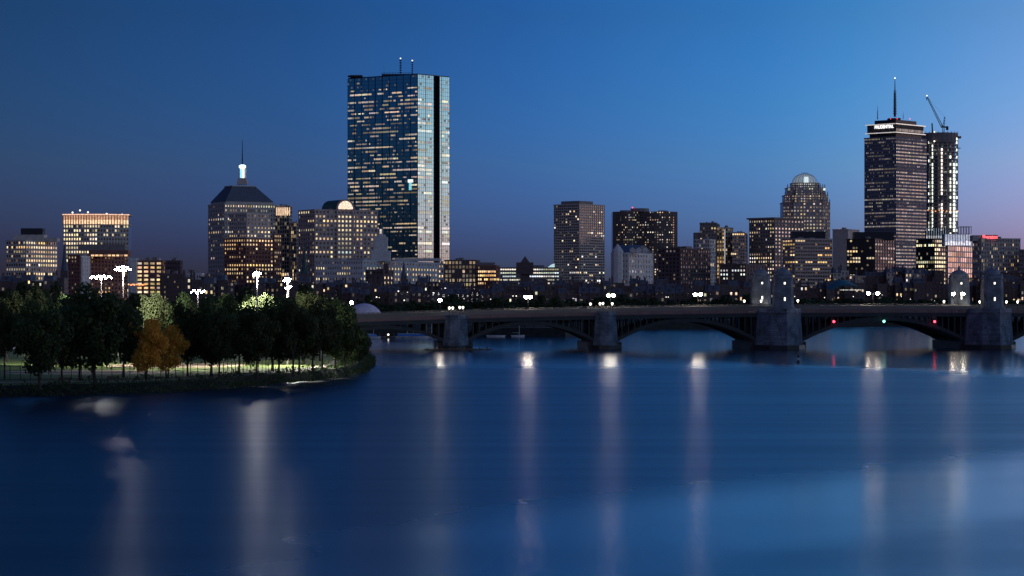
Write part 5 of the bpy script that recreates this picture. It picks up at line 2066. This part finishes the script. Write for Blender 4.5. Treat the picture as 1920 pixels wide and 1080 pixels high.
while x < 1950:
    base = 862 if x < 1080 else 1075 if x < 1450 else 1180
    zn = 'seen over the first arches by the park' if x < 1000 else 'seen over the arch between the slim piers' if x < 1136 else 'seen over the arch before the first tower pair' if x < 1440 else 'seen over the arch with the red lamps' if x < 1830 else 'beyond the second tower pair'
    for rowk in range(2):
        d = base + 18 + 45 * rowk + TR.uniform(-8, 30)
        tree('far_tree', x + TR.uniform(-10, 10), d, TR.uniform(556, 572) - 6 * rowk, TR.uniform(38, 70), 6 + TR.randrange(2), 'dark tree on the far bank ' + zn, GE + ' ' + zn, ZC)
    x += TR.uniform(17, 26)

# shrubs and reeds on the near bank: nobody could count them
g = np.random.default_rng(5)
V, Fc, tv = [], [], []
pts_ = [Vector(p) for p in near_pts[1:13]]
for i in range(len(pts_) - 1):
    a, b = pts_[i], pts_[i + 1]
    L = (b - a).length
    nn = Vector((-(b - a).y, (b - a).x)).normalized()
    for q in range(int(L * 60)):
        u = g.uniform()
        off = g.uniform(-.8, 5.0)
        base = a.lerp(b, u) + nn * off
        clump = .5 + .5 * math.sin(base.x * .9) * math.sin(base.y * .5 + base.x * .31)
        z = ZP * max(0, min(1, off / 5)) - .3 + g.uniform(.0, .5 + 1.5 * clump)
        s = g.uniform(.12, .3)
        v1, v2 = Vector(g.normal(size=3)).normalized() * s, Vector(g.normal(size=3)).normalized() * s * .6
        c = Vector((base.x, base.y, z))
        o = len(V)
        V += [c - v1, c - v2, c + v1, c + v2]
        Fc.append((o, o + 1, o + 2, o + 3))
        tv.append(g.uniform())
me = bpy.data.meshes.new('bank_shrubbery')
me.from_pydata([tuple(v) for v in V], [], Fc)
me.attributes.new('tint', 'FLOAT', 'FACE').data.foreach_set('value', tv)
me.materials.append(LEAF)
o = bpy.data.objects.new('bank_shrubbery', me)
COL.objects.link(o)
o['kind'] = 'stuff'
tag(o, 'dark low shrubs and reeds along the edge of the park bank', 'shrubbery')

# ------------------------------------------------------------------ lamps on and about the bridge
def twin_lamp(x, y, n, sep, w, label):
    """tall post in the median with one or two bright heads"""
    k = (x - CX) / F
    s = ((640 + BW[1] * w) * k - BW[0] * w) / (BE[0] - k * BE[1])
    p = BP(s, w)
    d = p[1]
    zb, zt = zrail(s) - 1.1, PZ(y, d)
    o = empty('bridge_lamp', (p[0], p[1], zb), label, 'street lamp', 'tall lamps in the middle of the bridge')
    m = MB()
    m.lathe([(.28, 0), (.24, .5), (.12, .7), (.08, zt - zb)], (*p, zb), 8)
    m.build('post', DARKM, o, o.location)
    hs = [0] if n == 1 else [-sep / 2 / F * d, sep / 2 / F * d]
    if n > 1:
        a = MB()
        a.tube((p[0] + hs[0], p[1], zt + .25), (p[0] + hs[1], p[1], zt + .25), .07, .07, 6)
        a.tube((p[0], p[1], zt - .6), (p[0] + hs[0] * .8, p[1], zt + .25), .05, .05, 6)
        a.tube((p[0], p[1], zt - .6), (p[0] + hs[1] * .8, p[1], zt + .25), .05, .05, 6)
        a.build('crossarm', DARKM, o, o.location)
    for h in hs:
        m = MB()
        m.lathe([(.1, .52), (.5, .40), (.58, .22), (.5, .2)], (p[0] + h, p[1], zt), 10)
        hd_ = m.build('lamp_hood', DARKM, o, o.location)
        m = MB()
        m.ball((p[0] + h, p[1], zt), .5, 10)
        m.build('globe', E_LAMP, hd_, o.location, smooth=True)
    return o


for x, y, n, sep, lab in ((825, 562.5, 1, 0, 'single bright lamp over the bridge beside the slim pier nearest the park'),
                          (990, 556.5, 2, 8, 'pair of bright lamps over the bridge in front of the black pyramid tower'),
                          (1145, 553.5, 2, 9, 'pair of bright lamps above the pier in front of the pale chateau'),
                          (1308.5, 551.5, 2, 10, 'pair of bright lamps over the bridge in front of the brick loft block'),
                          (1637, 549.5, 2, 17, 'pair of bright lamps over the middle arch below the pale terrace'),
                          (1796.5, 550.5, 2, 18, 'pair of bright lamps before the bridge tower with lit base'),
                          (2120, 550, 2, 18, 'pair of bright lamps on the bridge beyond the last towers')):
    twin_lamp(x, y, n, sep, 14.5, lab)


def low_lamp(x, y, w, label):
    k = (x - CX) / F
    s = ((640 + BW[1] * w) * k - BW[0] * w) / (BE[0] - k * BE[1])
    p = BP(s, w)
    d = p[1]
    zb, zt = zrail(s) - 1.05, PZ(y, d)
    o = empty('globe_lamp', (p[0], p[1], zb), label, 'street lamp', 'low white globe lamps on the bridge')
    m = MB()
    m.lathe([(.2, 0), (.16, .4), (.07, .5), (.06, zt - zb - .35), (.16, zt - zb - .3)], (*p, zb), 8)
    m.build('post', DARKM, o, o.location)
    m = MB()
    m.lathe([(.11, -.35), (.27, .05), (.31, .2), (.22, .34), (.05, .4)], (*p, zt), 10)
    m.build('lantern', E_GLOBE, o, o.location, smooth=True)
    return o


LL = 'low white lantern post on the bridge, one of those around the piers'
for x, y, w in ((842.5, 578, 1.5), (849, 578, 6), (862, 577, 1.5), (868, 577, 6), (1107, 570.5, 6), (1125, 570, 1.5), (1130.5, 569.5, 6), (1148, 570, 1.5),
                (1395.5, 565, 3), (1427, 565, 27), (1496, 564.5, 3), (1770, 566, 27), (1837, 566.5, 3), (1887, 566.5, 3), (1908, 566.5, 6)):
    low_lamp(x, y, w, LL)
# wall lamps that wash the feet of the towers on the far side
for x, y in ((1412, 577), (1441, 577), (1783, 576), (1813, 576)):
    w = 27.5
    k = (x - CX) / F
    s = ((640 + BW[1] * w) * k - BW[0] * w) / (BE[0] - k * BE[1])
    p = BP(s, w)
    L_ = bpy.data.lights.new('tower_floor_lamp', 'POINT')
    L_.energy = 12
    L_.color = (1, .85, .55)
    L_.shadow_soft_size = .25
    o = empty('tower_floor_lamp', (p[0], p[1], PZ(y + 3, p[1])), 'small floor lamp washing the foot of a bridge tower', 'lamp', 'floor lamps at the tower feet')
    m = MB()
    m.box(-.2, .2, -.2, .2, -.25, .05)
    m.build('housing', DARKM, o)
    lo = bpy.data.objects.new('bulb', L_)
    lo.location = (0, .2, .4)
    lo.parent = o
    COL.objects.link(lo)
# navigation lamps under the arch
for x, y, m_, lab in ((1563, 603, E_RED, 'red navigation lamp on the arch next to the central tower pier'), (1752, 603, E_RED, 'red navigation lamp on the arch near the pier below the hotel'),
                      (1657, 602.5, E_GREEN, 'green-white navigation lamp at the crown of the middle arch')):
    s = BS(x)
    p = BP(s, -.25)
    o = empty('navigation_lamp', (p[0], p[1], PZ(y, p[1])), lab, 'navigation lamp', 'navigation lamps on the bridge')
    m = MB()
    m.box(-.25, .25, .1, .4, .2, .9)
    m.build('bracket', DARKM, o)
    m = MB()
    m.ball((0, -.1, 0), .34, 10)
    m.build('lens', m_, o, smooth=True)
# channel marker in the water
dd = GD(680)
o = empty('channel_marker', (PX(1497, dd), dd, 0), 'small dark channel marker post in the water before the central tower pier', 'marker')
m = MB()
m.lathe([(.45, -.4), (.45, .25), (.16, .35), (.13, 1.25), (.28, 1.3), (.05, 1.75)], (0, 0, 0), 10)
m.build('float', BLACKM, o)
m = MB()
m.lathe([(.17, .7), (.17, .95)], (0, 0, 0), 10)
m.build('band', WHITEM, o)

# ------------------------------------------------------------------ park: floodlights, fence, benches
def floodlight(x, y, d, wpx, n, label, aim, power, spill, spill_at=None, cone=100):
    zt = zt0 = PZ(y, d)
    px = PX(x, d)
    o = empty('floodlight_mast', (px, d, ZP), label, 'floodlight', 'floodlight masts of the ball field')
    m = MB()
    m.tube((px, d, ZP), (px, d, zt + .4), .17, .10, 8)
    m.build('pole', CONC, o, o.location)
    half = wpx / 2 / F * d
    m = MB()
    m.box(px - half, px + half, d - .08, d + .08, zt - .1, zt + .1)
    m.build('crossarm', DARKM, o, o.location)
    for q in range(n):
        u = px + (half * (2 * q / (n - 1) - 1) if n > 1 else 0)
        big = 1.0 - .5 * abs(2 * q / (n - 1) - 1) if n > 1 else 1
        zt = zt0 + (.34 if q % 2 else -.30) * big
        h = MB()
        h.lathe([(.12, .42), (.36, .3), (.42, .05), (.36, 0)], (u, d - .3, zt), 10)
        hh = h.build('lamp_housing', DARKM, o, o.location)
        g_ = MB()
        g_.ball((u, d - .3, zt - .05), .15 + .15 * big, 8)
        g_.build('flood_lens', E_FLOOD, hh, o.location, smooth=True)
    zt = zt0
    if power:
        L_ = bpy.data.lights.new('flood_beam', 'SPOT')
        L_.energy = power
        L_.spot_size = math.radians(cone)
        L_.spot_blend = .6
        L_.shadow_soft_size = .6
        L_.color = (1, .97, .90)
        lo = bpy.data.objects.new('flood_beam', L_)
        lo.location = (0, -.5, zt - ZP - .6)
        v = Vector(aim) - Vector((px, d, zt))
        lo.rotation_euler = v.to_track_quat('-Z', 'Y').to_euler()
        lo.parent = o
        COL.objects.link(lo)
    if spill:
        L_ = bpy.data.lights.new('flood_spill', 'SPOT' if spill_at else 'POINT')
        L_.energy = spill
        L_.color = (1, .97, .88)
        L_.shadow_soft_size = .4
        lo = bpy.data.objects.new('flood_spill', L_)
        lo.location = (0, .5, zt - ZP - .5)
        if spill_at:
            L_.spot_size, L_.spot_blend = math.radians(58), .7
            lo.rotation_euler = (Vector(spill_at) - Vector((px, d + .5, zt - .5))).to_track_quat('-Z', 'Y').to_euler()
        lo.parent = o
        COL.objects.link(lo)
    return o


floodlight(190, 519, 560, 38, 9, 'floodlight mast with the widest row of lamps, in front of the brick apartments', (-95, 532, 0), 9000, 40, None, 46)
floodlight(231, 503, 428, 26, 7, 'tallest floodlight mast with a bright lamp cluster, next to the small office', (-88, 462, 0), 17000, 3000, (PX(290, 443), 443, PZ(560, 443)))
floodlight(371, 546, 620, 24, 6, 'lower floodlight mast with starry lamps beyond the arcade house trees', (-72, 585, 0), 12000, 40, None, 50)
floodlight(482, 513, 403, 12, 4, 'slim floodlight mast rising over the yellow-green lit tree', (-66, 445, 0), 11000, 3400, (PX(505, 409), 409, PZ(552, 409)))
floodlight(539, 524, 440, 10, 4, 'floodlight mast with two levels of lamps beside the vaulted office', (-45, 430, 0), 12000, 700, (PX(562, 450), 450, PZ(550, 450)))
fl = floodlight(541, 538, 466, 8, 2, 'short floodlight with two lamps below the taller mast at the lit tree', (-45, 430, 0), 0, 350)
# scoreboard strip
o = empty('scoreboard', (PX(14, 535), 535, ZP), 'long low glowing scoreboard strip at the end of the ball field', 'scoreboard')
m = MB()
m.box(-4.0, 4.0, 0, .3, .9, 1.5)
for q in (-3.6, 0, 3.6):
    m.box(q - .12, q + .12, .31, .5, 0, 1.5)
m.build('board', DARKM, o)
m = MB()
m.pane((0, 0), (1, 0), (0, -1), -3.8, 3.8, .02, 1.02, 1.38, (.75, .68, 1.1))
m.build('display', MATS['lit_room'], o)
# fence along the field
fe = empty('park_fence', (PX(220, 366), 366, ZP), 'long chain-link fence on dark posts between the riverside path and ball field', 'fence')
fpts = [(-95, 359), (-60, 364), (-47, 380), (-41, 400)]
rails, mesh_ = MB(), MB()
for a, b in zip(fpts, fpts[1:]):
    a, b = Vector(a), Vector(b)
    L = (b - a).length
    n = max(1, round(L / 1.55))
    for q in range(n):
        p = a.lerp(b, q / n)
        m = MB()
        m.tube((p.x, p.y, ZP - .1), (p.x, p.y, ZP + 2.25), .055, .05, 6)
        m.build('post', BLACKM, fe, fe.location)
    for z in (2.2, .1, 1.15):
        rails.tube((a.x, a.y, ZP + z), (b.x, b.y, ZP + z), .03, .03, 5)
    for q in range(int(L / .45)):
        p, p2 = a.lerp(b, q * .45 / L), a.lerp(b, min(1, (q * .45 + 2.0) / L))
        mesh_.tube((p.x, p.y, ZP + .1), (p2.x, p2.y, ZP + 2.2), .008, .008, 3)
        mesh_.tube((p2.x, p2.y, ZP + .1), (p.x, p.y, ZP + 2.2), .008, .008, 3)
rails.build('rail', BLACKM, fe, fe.location)
mesh_.build('chain_link', BLACKM, fe, fe.location, kind='stuff')


def bench(x, yb, label):
    d = GD(yb, ZP)
    o = empty('park_bench', (PX(x, d), d, ZP), label, 'bench', 'benches by the riverside path')
    for q in range(4):
        m = MB()
        m.box(-.9, .9, -.25 + .12 * q, -.16 + .12 * q, .43, .46)
        m.build('slat', WOODM, o)
    for q in range(3):
        m = MB()
        m.box(-.9, .9, .24, .27, .56 + .13 * q, .65 + .13 * q)
        m.build('backrest_slat', WOODM, o)
    for q in (-.75, .75):
        m = MB()
        m.box(q - .04, q + .04, -.24, .22, .36, .43)
        m.box(q - .04, q + .04, -.24, -.16, 0, .36)
        m.box(q - .04, q + .04, .2, .24, 0, .95)
        m.build('leg', BLACKM, o)
    return o


bench(121, 719.5, 'park bench between two trunks, standing by the thin tree')
bench(212, 717, 'park bench on the path beside the trunk of the biggest dark tree')

# ------------------------------------------------------------------ behind the bridge: shell dome, boathouse dock, boats, far lamp
dd = 852
o = empty('concert_shell', (PX(683, dd), dd, ZC), 'pale lilac half-dome shell rising behind the park trees at the bridge end', 'shell')
m = MB()
r_ = 34 / F * dd
m.lathe([(r_ * math.cos(a), r_ * .86 * math.sin(a)) for a in [math.pi / 2 * i / 10 for i in range(11)]], (0, 0, PZ(598, dd) - ZC), 28)
m.build('shell_dome', SHELL, o, smooth=True)
m = MB()
m.lathe([(r_ * 1.02, PZ(606, dd) - ZC - .5), (r_ * 1.02, PZ(598, dd) - ZC), (r_ * .9, PZ(598, dd) - ZC + .01)], (0, 0, 0), 28)
m.lathe([(r_ * .96, -.1), (r_ * .96, PZ(606, dd) - ZC - .5)], (0, 0, 0), 28)
m.build('shell_base', PALE, o)
dl = 815
o = empty('shore_lamp', (PX(659, dl), dl, ZC), 'bright single street lamp just above the trees beside the shell dome', 'street lamp')
m = MB()
m.tube((0, 0, 0), (0, 0, PZ(568, dl) - ZC), .12, .08, 7)
m.build('post', DARKM, o)
m = MB()
m.ball((0, 0, PZ(567.5, dl) - ZC), .55, 10)
m.build('globe', E_LAMP, o, smooth=True)
# docks and moored boats
dk_ = empty('boat_dock', (PX(745, 822), 822, 0), 'low floating dock with moored boats seen under the first arch', 'dock')
m = MB()
m.box(PX(693, 824), PX(822, 824), 823, 826, .1, .45)
for q in range(7):
    x = PX(700 + q * 19, 818)
    m.box(x - .5, x + .5, 814, 823, .12, .42)
m.build('deck', WOODM, dk_, dk_.location)
m = MB()
for q in range(10):
    x = PX(698 + q * 13.5, 822)
    m.tube((x, 822.7, -1), (x, 822.7, 1.5), .13, .12, 6)
m.build('pile', WOODM, dk_, dk_.location)


def boat(x, d, L, label, cover=True, mast=9.0):
    o = empty('moored_sailboat', (PX(x, d), d, 0), label, 'sailboat', 'small sailboats moored at the dock')
    m = MB()
    n = 8
    up, lo_ = [], []
    for i in range(n + 1):
        u = i / n
        w = L * .17 * math.sin(math.pi * min(1, .15 + u * .85)) ** .7
        up.append((L * (u - .5), w))
    ring_u = [(x_, -w) for x_, w in up] + [(x_, w) for x_, w in reversed(up)]
    ring_l = [(x_ * .86, y_ * .55) for x_, y_ in ring_u]
    k = len(ring_u)
    m.add([(x_, y_, -.2) for x_, y_ in ring_l] + [(x_, y_, .62 + .18 * abs(x_) / L) for x_, y_ in ring_u], [(i, (i + 1) % k, k + (i + 1) % k, k + i) for i in range(k)] + [tuple(range(k, 2 * k))])
    m.build('hull', BOATW, o)
    if cover:
        c = MB()
        c.prism([(-L * .40, -L * .11), (L * .30, -L * .13), (L * .30, L * .13), (-L * .40, L * .11)], .72, 1.5, top=[(-L * .36, -.1), (L * .22, -.1), (L * .22, .1), (-L * .36, .1)])
        c.build('boat_cover', BOATB, o)
    if mast:
        q = MB()
        q.tube((L * .1, 0, .6), (L * .1, 0, mast), .06, .035, 6)
        q.tube((L * .1, 0, 1.5), (-L * .38, 0, 1.6), .05, .04, 6)
        q.build('mast', WHITEM, o)
    return o


for i, (x, d, L) in enumerate(((697, 812, 6.5), (760, 815, 7), (772, 819, 6), (786, 814, 6.5), (797, 820, 5.6), (806, 815, 6))):
    boat(x, d, L, ['white sailboat under the first arch, close to the park bank', 'blue-covered sailboat at the dock, first of the close-packed five', 'blue-covered sailboat second in the close-packed five at the dock',
                   'blue-covered sailboat in the middle of the close-packed five', 'small blue-covered sailboat fourth in the close-packed five', 'blue-covered sailboat at the dock nearest the slim pier'][i], True, 4.0 + (i % 3))
for x, d, lab in ((701, 816, 'dim dock lamp on a short post near the park bank'), (728, 816, 'brighter dock lamp on a short post between the moored boats')):
    o = empty('dock_lamp', (PX(x, d), d, .4), lab, 'lamp', 'dock lamps')
    m = MB()
    m.tube((0, 0, 0), (0, 0, PZ(628, d) - .4), .05, .05, 6)
    m.build('post', DARKM, o)
    m = MB()
    m.ball((0, 0, PZ(627.5, d) - .4), .22 if x < 710 else .3, 8)
    m.build('globe', E_GLOBE, o, smooth=True)
# white boats under the second arch, by the far bank
for x, d, L, lab in ((930, 838, 7, 'white launch under the second arch near the slim pier'), (971, 842, 5, 'small white sailboat with a mast under the second arch')):
    boat(x, d, L, lab, False, 6 if x > 950 else 0)
# shore lamps of the far bank
FL = 'small lamp among the dark trees of the far bank'
LR = random.Random(12)
for x, y in ((962, 555), (968, 555), (1010, 562), (1094, 571), (932, 560), (940, 560), (920, 561), (1190, 562), (1249, 557), (1253, 557), (1372, 549), (1546, 558), (1654, 553), (1707, 561), (1752, 564), (706, 557), (711, 558),
             (758, 563), (870, 560), (1600, 556), (1690, 556), (1490, 556), (1075, 560), (1210, 563), (764, 548), (747, 546)):
    d = 1040 if x < 1080 else 1240 if x < 1450 else 1330
    o = empty('bank_lamp', (PX(x, d), d, ZC), FL, 'lamp', 'small lamps on the far bank')
    m = MB()
    m.tube((0, 0, 0), (0, 0, PZ(y, d) - ZC), .08, .06, 5)
    m.build('post', DARKM, o)
    m = MB()
    m.ball((0, 0, PZ(y, d) - ZC), LR.uniform(.14, .30), 6)
    m.build('globe', E_STAR, o)
